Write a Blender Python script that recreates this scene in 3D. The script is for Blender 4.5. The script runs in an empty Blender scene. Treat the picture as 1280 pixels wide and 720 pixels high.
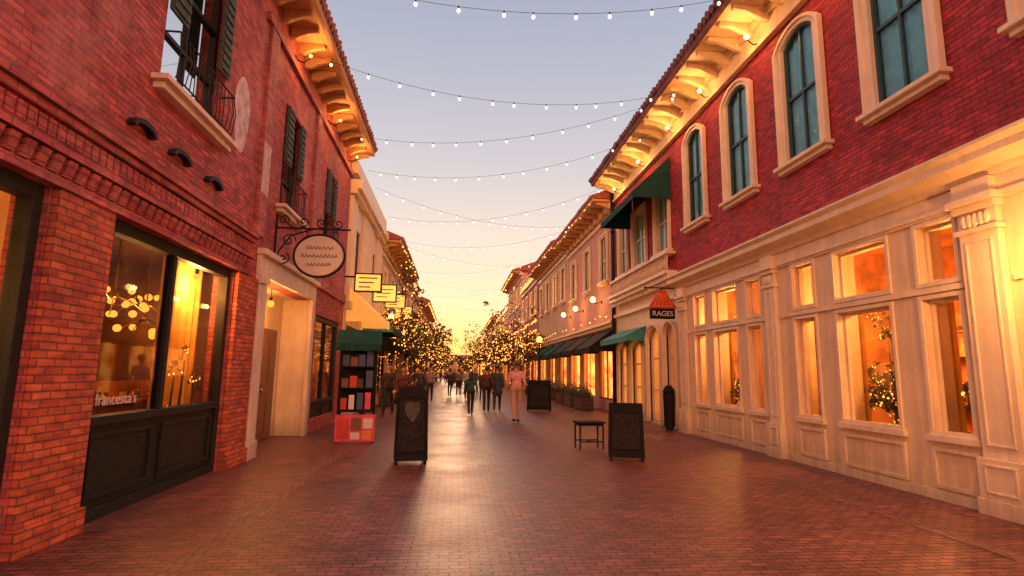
import bpy, bmesh, math, random
import numpy as np
from mathutils import Vector, Matrix
random.seed(7); np.random.seed(7)
sc=bpy.context.scene
COL=sc.collection
XL,XR=-3.46,6.14
def SX(side,n): return XL+n if side=='L' else XR-n
WL={}
# ---------------------------------------------------------------- materials
def nodes(name):
    m=bpy.data.materials.new(name); m.use_nodes=True
    nt=m.node_tree
    return m,nt,nt.nodes,nt.links,nt.nodes['Principled BSDF']
def paint(name,col,rough=.6,metal=0,var=.18,scale=6,bump=.1,emit=0,ecol=None,spec=None,streak=0):
    m,nt,N,L,P=nodes(name)
    P.inputs['Roughness'].default_value=rough; P.inputs['Metallic'].default_value=metal
    if spec is not None: P.inputs['Specular IOR Level'].default_value=spec
    geo=N.new('ShaderNodeNewGeometry'); no=N.new('ShaderNodeTexNoise'); no.inputs['Scale'].default_value=scale
    no.inputs['Detail'].default_value=6
    L.new(geo.outputs['Position'],no.inputs['Vector'])
    r=N.new('ShaderNodeValToRGB'); c=Vector(col)
    r.color_ramp.elements[0].position=.3; r.color_ramp.elements[1].position=.7
    r.color_ramp.elements[0].color=(*(c*(1-var)),1); r.color_ramp.elements[1].color=(*[min(1,v) for v in c*(1+var)],1)
    L.new(no.outputs['Fac'],r.inputs['Fac']); out=r.outputs['Color']
    if streak:
        mp=N.new('ShaderNodeMapping'); mp.inputs['Scale'].default_value=(7,7,.6); L.new(geo.outputs['Position'],mp.inputs[0])
        n3=N.new('ShaderNodeTexNoise'); n3.inputs['Scale'].default_value=1; n3.inputs['Detail'].default_value=8; n3.inputs['Roughness'].default_value=.7; L.new(mp.outputs[0],n3.inputs['Vector'])
        r3=N.new('ShaderNodeValToRGB'); r3.color_ramp.elements[0].position=.34; r3.color_ramp.elements[1].position=.56
        r3.color_ramp.elements[0].color=(1-streak,1-streak*1.15,1-streak*1.3,1); r3.color_ramp.elements[1].color=(1,1,1,1); L.new(n3.outputs['Fac'],r3.inputs['Fac'])
        mx=N.new('ShaderNodeMix'); mx.data_type='RGBA'; mx.blend_type='MULTIPLY'; mx.inputs[0].default_value=1
        L.new(out,mx.inputs[6]); L.new(r3.outputs['Color'],mx.inputs[7]); out=mx.outputs[2]
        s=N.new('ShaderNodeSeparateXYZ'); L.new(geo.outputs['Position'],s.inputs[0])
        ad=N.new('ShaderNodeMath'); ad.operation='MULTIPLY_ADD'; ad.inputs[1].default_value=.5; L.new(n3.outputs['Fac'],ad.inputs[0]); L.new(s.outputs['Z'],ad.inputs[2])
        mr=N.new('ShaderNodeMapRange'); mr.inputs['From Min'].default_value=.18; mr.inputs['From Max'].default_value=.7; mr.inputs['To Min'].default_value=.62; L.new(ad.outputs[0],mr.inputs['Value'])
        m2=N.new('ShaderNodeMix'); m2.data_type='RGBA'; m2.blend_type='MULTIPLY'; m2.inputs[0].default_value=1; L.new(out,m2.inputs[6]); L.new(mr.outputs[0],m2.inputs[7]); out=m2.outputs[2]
    L.new(out,P.inputs['Base Color'])
    if bump:
        b=N.new('ShaderNodeBump'); b.inputs['Strength'].default_value=bump; b.inputs['Distance'].default_value=.02
        n2=N.new('ShaderNodeTexNoise'); n2.inputs['Scale'].default_value=scale*6; L.new(geo.outputs['Position'],n2.inputs['Vector'])
        L.new(n2.outputs['Fac'],b.inputs['Height']); L.new(b.outputs['Normal'],P.inputs['Normal'])
    if emit:
        P.inputs['Emission Color'].default_value=(*(ecol or col),1); P.inputs['Emission Strength'].default_value=emit
    return m
def brickmat(name,c1,c2,mort,w=.22,h=.075,ms=.007,stain=.5,bump=.5,horizontal=False,rough=.75,worn=None,dark=None):
    m,nt,N,L,P=nodes(name)
    geo=N.new('ShaderNodeNewGeometry'); s=N.new('ShaderNodeSeparateXYZ'); L.new(geo.outputs['Position'],s.inputs[0])
    cb=N.new('ShaderNodeCombineXYZ')
    if horizontal:
        L.new(s.outputs['X'],cb.inputs['X']); L.new(s.outputs['Y'],cb.inputs['Y'])
    else:
        a=N.new('ShaderNodeMath'); L.new(s.outputs['X'],a.inputs[0]); L.new(s.outputs['Y'],a.inputs[1])
        L.new(a.outputs[0],cb.inputs['X']); L.new(s.outputs['Z'],cb.inputs['Y'])
    vec=cb.outputs[0]
    nw=N.new('ShaderNodeTexNoise'); nw.inputs['Scale'].default_value=3; L.new(vec,nw.inputs['Vector'])
    vm=N.new('ShaderNodeVectorMath'); vm.operation='MULTIPLY_ADD'; vm.inputs[1].default_value=(.012,.012,0)
    L.new(nw.outputs['Color'],vm.inputs[0]); L.new(vec,vm.inputs[2])
    b=N.new('ShaderNodeTexBrick'); b.inputs['Scale'].default_value=1
    b.inputs['Brick Width'].default_value=w; b.inputs['Row Height'].default_value=h; b.inputs['Mortar Size'].default_value=ms
    b.inputs['Mortar Smooth'].default_value=.2; b.inputs['Bias'].default_value=0
    b.inputs['Color1'].default_value=(*c1,1); b.inputs['Color2'].default_value=(*c2,1); b.inputs['Mortar'].default_value=(*mort,1)
    L.new(vm.outputs[0],b.inputs['Vector'])
    n=N.new('ShaderNodeTexNoise'); n.inputs['Scale'].default_value=.9; n.inputs['Detail'].default_value=8; n.inputs['Roughness'].default_value=.65
    L.new(geo.outputs['Position'],n.inputs['Vector'])
    r=N.new('ShaderNodeValToRGB'); r.color_ramp.elements[0].position=.3; r.color_ramp.elements[1].position=.72
    k=1-stain; r.color_ramp.elements[0].color=(k,k,k,1); r.color_ramp.elements[1].color=(1.15,1.15,1.15,1)
    L.new(n.outputs['Fac'],r.inputs['Fac'])
    mx=N.new('ShaderNodeMix'); mx.data_type='RGBA'; mx.blend_type='MULTIPLY'; mx.inputs[0].default_value=1
    L.new(b.outputs['Color'],mx.inputs[6]); L.new(r.outputs['Color'],mx.inputs[7])
    out=mx.outputs[2]
    n5=N.new('ShaderNodeTexNoise'); n5.inputs['Scale'].default_value=1; n5.inputs['Detail'].default_value=2
    mp5=N.new('ShaderNodeMapping'); mp5.inputs['Scale'].default_value=(1/w*.8,1/h*.8,1); L.new(vm.outputs[0],mp5.inputs[0]); L.new(mp5.outputs[0],n5.inputs['Vector'])
    r5=N.new('ShaderNodeValToRGB'); r5.color_ramp.elements[0].position=.36; r5.color_ramp.elements[1].position=.62
    r5.color_ramp.elements[0].color=(.5,.5,.5,1); r5.color_ramp.elements[1].color=(1.15,1.15,1.15,1)
    L.new(n5.outputs['Fac'],r5.inputs['Fac'])
    m5=N.new('ShaderNodeMix'); m5.data_type='RGBA'; m5.blend_type='MULTIPLY'; m5.inputs[0].default_value=.7
    L.new(out,m5.inputs[6]); L.new(r5.outputs['Color'],m5.inputs[7]); out=m5.outputs[2]
    if worn:
        n3=N.new('ShaderNodeTexNoise'); n3.inputs['Scale'].default_value=.55; n3.inputs['Detail'].default_value=10; n3.inputs['Roughness'].default_value=.75
        mp=N.new('ShaderNodeMapping'); mp.inputs['Location'].default_value=(4,7,2); L.new(geo.outputs['Position'],mp.inputs[0]); L.new(mp.outputs[0],n3.inputs['Vector'])
        r3=N.new('ShaderNodeValToRGB'); r3.color_ramp.elements[0].position=.50; r3.color_ramp.elements[1].position=.70
        r3.color_ramp.elements[0].color=(0,0,0,1); r3.color_ramp.elements[1].color=(.5,.5,.5,1)
        L.new(n3.outputs['Fac'],r3.inputs['Fac'])
        m3=N.new('ShaderNodeMix'); m3.data_type='RGBA'; L.new(r3.outputs['Color'],m3.inputs[0]); L.new(out,m3.inputs[6]); m3.inputs[7].default_value=(*worn,1)
        out=m3.outputs[2]
    L.new(out,P.inputs['Base Color'])
    n4=N.new('ShaderNodeTexNoise'); n4.inputs['Scale'].default_value=40; L.new(geo.outputs['Position'],n4.inputs['Vector'])
    ad=N.new('ShaderNodeMath'); ad.operation='MULTIPLY_ADD'; ad.inputs[1].default_value=-1
    L.new(b.outputs['Fac'],ad.inputs[0]); 
    sm=N.new('ShaderNodeMath'); sm.operation='MULTIPLY'; sm.inputs[1].default_value=.35; L.new(n4.outputs['Fac'],sm.inputs[0]); L.new(sm.outputs[0],ad.inputs[2])
    bp=N.new('ShaderNodeBump'); bp.inputs['Strength'].default_value=bump; bp.inputs['Distance'].default_value=.012
    L.new(ad.outputs[0],bp.inputs['Height']); L.new(bp.outputs['Normal'],P.inputs['Normal'])
    P.inputs['Roughness'].default_value=rough
    if horizontal:
        rr=N.new('ShaderNodeMapRange'); rr.inputs['To Min'].default_value=rough-.15; rr.inputs['To Max'].default_value=rough+.15
        L.new(n.outputs['Fac'],rr.inputs['Value']); L.new(rr.outputs[0],P.inputs['Roughness'])
    return m
def glassmat(name,tint=(.9,.9,.88),refl=1.0):
    m,nt,N,L,P=nodes(name); N.remove(P)
    o=N['Material Output']; t=N.new('ShaderNodeBsdfTransparent'); t.inputs[0].default_value=(*tint,1)
    g=N.new('ShaderNodeBsdfGlossy'); g.inputs['Roughness'].default_value=.03; g.inputs['Color'].default_value=(refl,refl,refl,1)
    f=N.new('ShaderNodeFresnel'); f.inputs['IOR'].default_value=1.45
    mx=N.new('ShaderNodeMixShader'); L.new(f.outputs[0],mx.inputs[0]); L.new(t.outputs[0],mx.inputs[1]); L.new(g.outputs[0],mx.inputs[2]); L.new(mx.outputs[0],o.inputs[0])
    return m
def emis(name,col,s):
    m,nt,N,L,P=nodes(name); N.remove(P)
    e=N.new('ShaderNodeEmission'); e.inputs[0].default_value=(*col,1); e.inputs[1].default_value=s
    L.new(e.outputs[0],N['Material Output'].inputs[0]); return m
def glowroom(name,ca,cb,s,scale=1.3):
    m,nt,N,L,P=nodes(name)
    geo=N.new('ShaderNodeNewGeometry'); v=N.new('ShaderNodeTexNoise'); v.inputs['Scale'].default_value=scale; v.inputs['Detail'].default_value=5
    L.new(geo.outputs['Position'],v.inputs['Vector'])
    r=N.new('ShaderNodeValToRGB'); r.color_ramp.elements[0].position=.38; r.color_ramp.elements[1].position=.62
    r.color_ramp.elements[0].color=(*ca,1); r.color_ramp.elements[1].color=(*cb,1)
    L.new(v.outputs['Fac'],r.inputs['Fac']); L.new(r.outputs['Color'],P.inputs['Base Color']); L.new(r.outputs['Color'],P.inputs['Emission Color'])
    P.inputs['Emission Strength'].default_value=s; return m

BR_L=brickmat('brick_worn_red',(.68,.13,.115),(.44,.065,.075),(.26,.07,.07),w=.205,h=.068,stain=.4,worn=(.68,.32,.31),ms=.008,bump=.8)
BR_L2=brickmat('brick_orange_red',(.74,.17,.07),(.52,.09,.05),(.22,.08,.06),w=.205,h=.068,stain=.3,ms=.008,bump=.8)
BR_R=brickmat('brick_deep_red',(.60,.052,.07),(.38,.03,.047),(.17,.03,.04),w=.205,h=.068,stain=.25,ms=.008,bump=.8)
BR_P=brickmat('brick_pinkish',(.60,.17,.14),(.46,.11,.10),(.30,.12,.11),w=.205,h=.068,stain=.3,ms=.008)
PAVE=brickmat('paver_bricks',(.32,.115,.092),(.19,.062,.058),(.04,.018,.018),w=.165,h=.08,ms=.007,stain=.55,bump=.9,horizontal=True,rough=.47)
SOLD=brickmat('soldier_pavers',(.28,.12,.10),(.21,.09,.078),(.06,.03,.03),w=.08,h=.2,ms=.007,stain=.4,bump=.8,horizontal=True,rough=.5)
EARTH=paint('ground_earth',(.16,.12,.1),.9)
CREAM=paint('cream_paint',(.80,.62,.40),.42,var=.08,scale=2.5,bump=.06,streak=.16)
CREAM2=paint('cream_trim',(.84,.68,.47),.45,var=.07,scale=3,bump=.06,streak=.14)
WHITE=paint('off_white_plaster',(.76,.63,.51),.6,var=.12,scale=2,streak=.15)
PINKP=paint('pink_stucco',(.62,.34,.27),.8,var=.12,scale=1.5,bump=.3)
TAN=paint('tan_stucco',(.62,.42,.26),.8,var=.14,scale=1.5,bump=.3)
BLACK=paint('black_painted_wood',(.010,.009,.010),.75,var=.3,spec=.2)
DKGREEN=paint('dark_green_wood',(.014,.019,.016),.55,var=.25,spec=.3)
IRON=paint('black_iron',(.015,.013,.014),.6,metal=0,var=.2,scale=20,spec=.3)
TEAL=paint('teal_curtain',(.26,.72,.86),.85,var=.15,scale=5)
TEALD=paint('dark_teal_sash',(.03,.075,.085),.45,var=.2)
GRN=paint('dark_green_canvas',(.012,.07,.065),.85,var=.2,scale=4,spec=.2)
TEALC=paint('teal_canvas',(.05,.30,.28),.8,var=.15)
BEIGEC=paint('beige_canvas',(.55,.45,.32),.8,var=.12)
BLKC=paint('black_canvas',(.02,.022,.02),.85,var=.2,spec=.2)
BROWN=paint('brown_door_wood',(.20,.08,.04),.45,var=.3,scale=12)
DKWOOD=paint('dark_wood',(.06,.03,.02),.5,var=.3,scale=12)
TILE=paint('dark_clay_tile',(.17,.05,.07),.65,var=.4,scale=9,bump=.3)
TILE2=paint('red_clay_tile',(.34,.09,.06),.7,var=.35,scale=9,bump=.3)
SOFF=paint('ochre_soffit',(.55,.30,.14),.6,var=.15,scale=3)
FLOORW=paint('shop_floor_wood',(.2,.11,.06),.35,var=.2)
INT_Y=paint('interior_yellow_plaster',(.85,.50,.12),.8,var=.2,scale=2)
INT_D=paint('interior_dark_wood',(.12,.045,.02),.5,var=.45,scale=2.2)
INT_M=paint('interior_amber_wood',(.50,.20,.05),.5,var=.6,scale=2.4)
INT_C=paint('interior_cream',(.72,.50,.28),.8,var=.1,scale=2)
GLASS=glassmat('shop_glass'); GLASSU=glassmat('upper_glass',(.90,.98,1.0),.9)
LEAF=paint('leaf_green',(.05,.065,.018),.6,var=.6,scale=3,bump=0)
LEAF2=paint('leaf_warm_green',(.16,.09,.02),.6,var=.6,scale=3,bump=0)
BARK=paint('bark',(.12,.07,.045),.9,var=.4,scale=10,bump=.5)
BULB=emis('bulb_glow_white',(1,.62,.38),4.5)
WARM=emis('bulb_glow_amber',(1,.45,.10),16)
FAIRY=emis('fairy_glow_gold',(1,.34,.05),4.2)
GLOBE=emis('globe_glow_amber',(1,.28,.03),2.6)
GLOWR=glowroom('glowing_shop_interior',(.45,.10,.012),(1,.46,.09),2.6)  # emissive noise walls stand in for lamplight inside the shops
GLOWY=glowroom('glowing_shop_interior_yellow',(.85,.34,.05),(1,.60,.15),1.9,.8)  # yellow version, its emission also replaces lamps in the room
SIGNW=paint('sign_off_white',(.62,.54,.48),.5,var=.08)
LITSIGN=paint('lit_yellow_sign',(.9,.6,.15),.5,var=.1,emit=1.1,ecol=(1,.52,.10))
RED=paint('red_sign_paint',(.55,.05,.03),.5,var=.1)
PINK=paint('pink_poster',(.70,.08,.16),.5,var=.25); ORANGE=paint('orange_poster',(.8,.25,.05),.5,var=.1)
BLUEP=paint('blue_poster',(.05,.08,.18),.5,var=.15); WHTP=paint('white_poster',(.7,.66,.62),.5,var=.08)
GREY=paint('grey_metal',(.2,.2,.21),.4,metal=.5,var=.15); DGREY=paint('chalk_grey',(.07,.065,.062),.85,var=.5,scale=25)
BRASS=paint('aged_brass',(.35,.2,.07),.35,metal=.8,var=.2)
DRAPE=paint('golden_drape',(.90,.44,.08),.9,var=.25,scale=3)
SLATE=paint('slate',(.02,.018,.018),.8,var=.5,scale=15,spec=.2)
# ---------------------------------------------------------------- mesh builder
class MB:
    def __init__(s): s.v=[]; s.f=[]; s.m=[]
    def add(s,vs,fs,m=0):
        k=len(s.v); s.v+= [tuple(p) for p in vs]; s.f+=[tuple(i+k for i in f) for f in fs]; s.m+=[m]*len(fs)
    def box(s,x0,x1,y0,y1,z0,z1,m=0):
        vs=[(x,y,z) for x in(x0,x1) for y in(y0,y1) for z in(z0,z1)]
        s.add(vs,[(0,1,3,2),(4,6,7,5),(0,4,5,1),(2,3,7,6),(0,2,6,4),(1,5,7,3)],m); return s
    def sb(s,side,n0,n1,y0,y1,z0,z1,m=0): return s.box(SX(side,n0),SX(side,n1),y0,y1,z0,z1,m)
    def prism(s,side,pts,y0,y1,m=0):
        k=len(pts); vs=[(SX(side,n),y,z) for y in(y0,y1) for n,z in pts]
        fs=[tuple(range(k)),tuple(range(2*k-1,k-1,-1))]+[(i,(i+1)%k,(i+1)%k+k,i+k) for i in range(k)]
        s.add(vs,fs,m); return s
    def poly(s,pts,a0,a1,axis='y',m=0):
        k=len(pts); vs=[]
        for a in(a0,a1):
            for p,q in pts: vs.append((p,a,q) if axis=='y' else ((a,p,q) if axis=='x' else (p,q,a)))
        s.add(vs,[tuple(range(k)),tuple(range(2*k-1,k-1,-1))]+[(i,(i+1)%k,(i+1)%k+k,i+k) for i in range(k)],m); return s
    def tube(s,pts,rs,seg=8,m=0,cap=True):
        pts=[Vector(p) for p in pts]
        if not hasattr(rs,'__len__'): rs=[rs]*len(pts)
        vs=[];k=len(pts)
        for i,p in enumerate(pts):
            d=(pts[min(i+1,k-1)]-pts[max(i-1,0)])
            d=d.normalized() if d.length>1e-9 else Vector((0,0,1))
            a=d.cross(Vector((0,0,1))); 
            if a.length<.2: a=d.cross(Vector((0,1,0)))
            a.normalize(); b=d.cross(a)
            for j in range(seg):
                t=2*math.pi*j/seg; vs.append(p+(a*math.cos(t)+b*math.sin(t))*rs[i])
        fs=[(i*seg+j,i*seg+(j+1)%seg,(i+1)*seg+(j+1)%seg,(i+1)*seg+j) for i in range(k-1) for j in range(seg)]
        if cap: fs+=[tuple(range(seg-1,-1,-1)),tuple(range((k-1)*seg,k*seg))]
        s.add(vs,fs,m); return s
    def ball(s,c,r,seg=10,ring=6,m=0,sc3=(1,1,1)):
        vs=[(c[0],c[1],c[2]-r*sc3[2])]
        for i in range(1,ring):
            t=math.pi*i/ring
            for j in range(seg):
                a=2*math.pi*j/seg; vs.append((c[0]+r*sc3[0]*math.sin(t)*math.cos(a),c[1]+r*sc3[1]*math.sin(t)*math.sin(a),c[2]-r*sc3[2]*math.cos(t)))
        vs.append((c[0],c[1],c[2]+r*sc3[2])); n=len(vs)-1; fs=[]
        for j in range(seg):
            fs.append((0,1+(j+1)%seg,1+j)); fs.append((n,n-seg+j,n-seg+(j+1)%seg))
            for i in range(ring-2): fs.append((1+i*seg+j,1+i*seg+(j+1)%seg,1+(i+1)*seg+(j+1)%seg,1+(i+1)*seg+j))
        s.add(vs,fs,m); return s
    def caps(s,a,b,ra,rb,m=0,seg=12):
        a=Vector(a);b=Vector(b); d=(b-a)
        if d.length<1e-4: return s.ball(a,ra,seg,8,m)
        d.normalize(); pts=[];rs=[]
        for t in (-.99,-.8,-.5,-.2): pts.append(a+d*ra*t); rs.append(ra*math.sqrt(1-t*t))
        for t in (.2,.5,.8,.99): pts.append(b+d*rb*t); rs.append(rb*math.sqrt(1-t*t))
        return s.tube(pts,rs,seg,m)
    def done(s,name,mats,parent=None,smooth=False,bevel=0,label=None):
        c=Vector(((min(p[0] for p in s.v)+max(p[0] for p in s.v))/2,(min(p[1] for p in s.v)+max(p[1] for p in s.v))/2,min(p[2] for p in s.v)))
        me=bpy.data.meshes.new(name); me.from_pydata([tuple(Vector(p)-c) for p in s.v],[],s.f)
        if not isinstance(mats,(list,tuple)): mats=[mats]
        for m in mats: me.materials.append(m)
        me.polygons.foreach_set('material_index',s.m)
        bm=bmesh.new(); bm.from_mesh(me); bmesh.ops.recalc_face_normals(bm,faces=bm.faces); bm.to_mesh(me); bm.free()
        if smooth: me.polygons.foreach_set('use_smooth',[True]*len(me.polygons))
        o=bpy.data.objects.new(name,me); COL.objects.link(o)
        WL[o.name]=c
        if parent is not None: o.parent=parent; o.location=c-WL[parent.name]
        else: o.location=c
        if bevel:
            b=o.modifiers.new('b','BEVEL'); b.width=bevel; b.segments=2; b.limit_method='ANGLE'
        if label: o['label']=label
        return o
def thing(name,label,cat,loc=(0,0,0),group=None,world=False):
    o=bpy.data.objects.new(name,None); COL.objects.link(o); o.empty_display_size=.2
    o.location=loc; o['label']=label; o['category']=cat
    if group: o['group']=group
    WL[o.name]=Vector(loc) if world else Vector((0,0,0))
    return o
def light(name,loc,power,col=(1,.40,.10),size=.08,parent=None):
    l=bpy.data.lights.new(name,'POINT'); l.energy=power; l.color=col; l.shadow_soft_size=size
    o=bpy.data.objects.new(name,l); COL.objects.link(o)
    if parent is not None: o.parent=parent; o.location=Vector(loc)-WL[parent.name]
    else: o.location=loc
    return o
def text(body,size,mat,parent,loc,rot,name='lettering',ext=.006):
    cu=bpy.data.curves.new(name,'FONT'); cu.body=body; cu.size=size; cu.extrude=ext; cu.align_x='CENTER'; cu.align_y='CENTER'
    t=bpy.data.objects.new('tmp',cu); COL.objects.link(t); dg=bpy.context.evaluated_depsgraph_get()
    me=bpy.data.meshes.new_from_object(t.evaluated_get(dg)); bpy.data.objects.remove(t)
    me.materials.clear(); me.materials.append(mat)
    o=bpy.data.objects.new(name,me); COL.objects.link(o); o.parent=parent; o.location=Vector(loc)-WL[parent.name]; o.rotation_euler=rot
    return o
# ---------------------------------------------------------------- facade tools
def wall(side,y0,y1,z0,z1,ops,thick=.28,n0=0,m=0,mb=None):
    mb=mb or MB()
    ys=sorted({y0,y1}|{o[0] for o in ops}|{o[1] for o in ops}); zs=sorted({z0,z1}|{o[2] for o in ops}|{o[3] for o in ops})
    for i in range(len(ys)-1):
        for j in range(len(zs)-1):
            yc=(ys[i]+ys[i+1])/2; zc=(zs[j]+zs[j+1])/2
            if any(o[0]<yc<o[1] and o[2]<zc<o[3] for o in ops): continue
            for n in (n0,n0-thick):
                x=SX(side,n); mb.add([(x,ys[i],zs[j]),(x,ys[i+1],zs[j]),(x,ys[i+1],zs[j+1]),(x,ys[i],zs[j+1])],[(0,1,2,3)],m)
    xa,xb=SX(side,n0),SX(side,n0-thick)
    def strip(p,q): mb.add([(xa,*p),(xa,*q),(xb,*q),(xb,*p)],[(0,1,2,3)],m)
    for a,b,c,d,rise in [(*o,0)[:5] for o in ops]:
        strip((a,c),(b,c)) ; strip((a,c),(a,d-rise)); strip((b,c),(b,d-rise))
        if not rise: strip((a,d),(b,d))
        else:
            P=arc(a,b,d-rise,rise)
            for p,q in zip(P[:-1],P[1:]):
                strip(p,q)
                for x in(xa,xb): mb.add([(x,*p),(x,*q),(x,q[0],d+.001),(x,p[0],d+.001)],[(0,1,2,3)],m)
    strip((y0,z0),(y0,z1)); strip((y1,z0),(y1,z1)); strip((y0,z1),(y1,z1))
    return mb
def arc(a,b,zs,rise,k=10):
    w=(b-a)/2; R=(w*w+rise*rise)/(2*rise); c=(a+b)/2; th=math.asin(min(1,w/R))
    return [(c+R*math.sin(t),zs+rise-R+R*math.cos(t)) for t in [(-th+2*th*i/k) for i in range(k+1)]]
def outline(a,b,c,d,rise,off=0,offb=0):
    a-=off;b+=off
    if rise:
        P=arc(a,b,d-rise,rise+off*.6); return [(a,c-offb)]+P+[(b,c-offb)]
    return [(a,c-offb),(a,d+off),(b,d+off),(b,c-offb)]
def ring(mb,side,inner,outer,n0,n1,m=0,closed=False):
    k=len(inner); vs=[]
    for P in (inner,outer):
        for n in (n0,n1):
            vs+=[(SX(side,n),y,z) for y,z in P]
    I0,I1,O0,O1=0,k,2*k,3*k; fs=[]
    rng=range(k if closed else k-1)
    for i in rng:
        j=(i+1)%k
        fs+=[(I1+i,I1+j,O1+j,O1+i),(I0+i,I0+j,O0+j,O0+i),(I0+i,I0+j,I1+j,I1+i),(O0+i,O0+j,O1+j,O1+i)]
    if not closed:
        for i in (0,k-1): fs.append((I0+i,I1+i,O1+i,O0+i))
    mb.add(vs,fs,m); return mb
def drape(w,side,ya,yb,c,d,n,mat,name='curtain'):
    mb=MB(); k=max(4,int((yb-ya)/.035)); pts=[]
    for i in range(k+1):
        y=ya+(yb-ya)*i/k; pts.append((n+.025*math.sin(i*1.25),y))
    for p,q in zip(pts[:-1],pts[1:]):
        mb.add([(SX(side,p[0]),p[1],c),(SX(side,q[0]),q[1],c),(SX(side,q[0]),q[1],d),(SX(side,p[0]),p[1],d)],[(0,1,2,3)])
    return mb.done(name,mat,w,smooth=True)
def window(root,side,a,b,c,d,rise=0,fm=CREAM,gm=GLASSU,nglass=-.12,fw=.06,bars=(1,1),surround=None,sill=None,curtain=None,n0=0):
    mb=MB(); out=outline(a+.002,b-.002,c+.002,d-.002,rise); inn=outline(a+fw,b-fw,c+fw,d-fw,rise*.95 if rise else 0)
    ring(mb,side,inn,out,nglass-.03,nglass+.05,closed=True)
    nv,nh=bars
    for i in range(1,nv+1):
        y=a+(b-a)*i/(nv+1); mb.sb(side,nglass-.02,nglass+.035,y-.02,y+.02,c+fw*.9,d-fw*.9-rise*.1)
    for i in range(1,nh+1):
        z=c+(d-c)*i/(nh+1); mb.sb(side,nglass-.025,nglass+.04,a+fw*.9,b-fw*.9,z-.025,z+.025)
    w=mb.done('window',fm,root)
    g=MB(); P=outline(a+fw*.6,b-fw*.6,c+fw*.6,d-fw*.6,rise*.95 if rise else 0); x=SX(side,nglass)
    g.add([(x,y,z) for y,z in P],[tuple(range(len(P)))]); g.done('glass',gm,w)
    if surround:
        mb=MB(); sw,sm=surround
        ring(mb,side,outline(a,b,c,d,rise),outline(a,b,c,d,rise,sw),n0-.05,n0+.07)
        ring(mb,side,outline(a,b,c,d,rise,sw*.72),outline(a,b,c,d,rise,sw+.04),n0+.02,n0+.11)
        mb.done('surround',sm,w)
    if sill:
        sw=(surround[0] if surround else .08)+.1
        mb=MB(); mb.sb(side,n0-.1,n0+.19,a-sw,b+sw,c-.07,c-.003); mb.sb(side,n0-.1,n0+.12,a-sw+.06,b+sw-.06,c-.15,c-.071)
        mb.done('sill',sill,w,bevel=.008)
    if curtain: drape(w,side,a,b,c-.05,d+.05,nglass-.06,curtain)
    return w
def shell(root,side,y0,y1,h,depth,mat,roofmat):
    mb=MB()
    mb.sb(side,-depth,-.29,y0+.005,y0+.25,0,h-.01); mb.sb(side,-depth,-.29,y1-.25,y1-.005,0,h-.01)
    mb.sb(side,-depth,-depth+.25,y0+.26,y1-.26,0,h-.01)
    mb.done('side_wall',mat,root)
    mb=MB(); mb.sb(side,-depth,-.002,y0,y1,h+.003,h+.2); mb.done('flat_roof',roofmat,root)
def room(root,side,y0,y1,z1,depth,back,floor=FLOORW,ceil=None,n0=-.29,sidem=None):
    mb=MB(); xa,xb=SX(side,n0),SX(side,n0-depth)
    mb.add([(xb,y0,0),(xb,y1,0),(xb,y1,z1),(xb,y0,z1)],[(0,1,2,3)],0)
    for y in(y0,y1): mb.add([(xa,y,0),(xb,y,0),(xb,y,z1),(xa,y,z1)],[(0,1,2,3)],3)
    mb.add([(xa,y0,.05),(xb,y0,.05),(xb,y1,.05),(xa,y1,.05)],[(0,1,2,3)],1)
    mb.add([(xa,y0,z1),(xb,y0,z1),(xb,y1,z1),(xa,y1,z1)],[(0,1,2,3)],2)
    return mb.done('shop_interior',[back,floor,ceil or back,sidem or back],root)
def eave(root,side,y0,y1,z,over,soff,tile,fascia,rise=.9,back=1.4,brk=None,step=.62,bh=.3):
    mb=MB(); mb.sb(side,-.1,over,y0,y1,z,z+.09); mb.done('soffit',soff,root)
    mb=MB(); mb.prism(side,[(over+.003,z-.02),(over+.07,z+.0),(over+.10,z+.17),(over+.003,z+.17)],y0,y1); mb.done('gutter',fascia,root)
    mb=MB(); sl=rise/(over+back)
    mb.prism(side,[(over+.06,z+.18),(-back,z+.18+rise),(-back,z+.12),(over+.06,z+.12)],y0,y1)
    k=int((y1-y0)/.2)
    for i in range(k):
        y=y0+.1+i*(y1-y0-.2)/max(1,k-1)
        jj=random.uniform(-.02,.02)
        mb.tube([(SX(side,over+.15+jj),y,z+.17),(SX(side,-back),y,z+.2+rise)],[.085,.075],8)
    mb.done('tiled_roof',tile,root)
    if brk:
        n=int((y1-y0)/step); first=None
        for i in range(n+1):
            y=y0+.15+i*(y1-y0-.3)/n
            if first is None:
                b=MB(); b.prism(side,[(.0,z-.003),(over-.08,z-.003),(over-.08,z-.10),(over*.6,z-.13),(over*.35,z-bh*.75),(.12,z-bh),(0,z-bh)],y-.05,y+.05)
                first=b.done('eave_bracket',brk,root,bevel=.01); y00=y
            else:
                c=first.copy(); COL.objects.link(c); c.location=first.location+Vector((0,y-y00,0))
def awning(root,side,y0,y1,zt,zb,proj,mat,val=.2,n0=.02,name='awning'):
    mb=MB()
    mb.prism(side,[(n0,zt),(n0+proj,zb),(n0+proj,zb-.03),(n0,zt-.04)],y0,y1)
    k=max(3,int((y1-y0)/.25))
    for i in range(k):
        a=y0+(y1-y0)*i/k; b=y0+(y1-y0)*(i+1)/k
        mb.sb(side,n0+proj-.015,n0+proj+.002,a+.004,b-.004,zb-val,zb-.002)
    for y in (y0,y1-.01):
        mb.prism(side,[(n0,zt-.02),(n0+proj,zb-.01),(n0+proj,zb-val*.8),(n0,zb-val*.8)],y,y+.01)
    return mb.done(name,mat,root)
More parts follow.
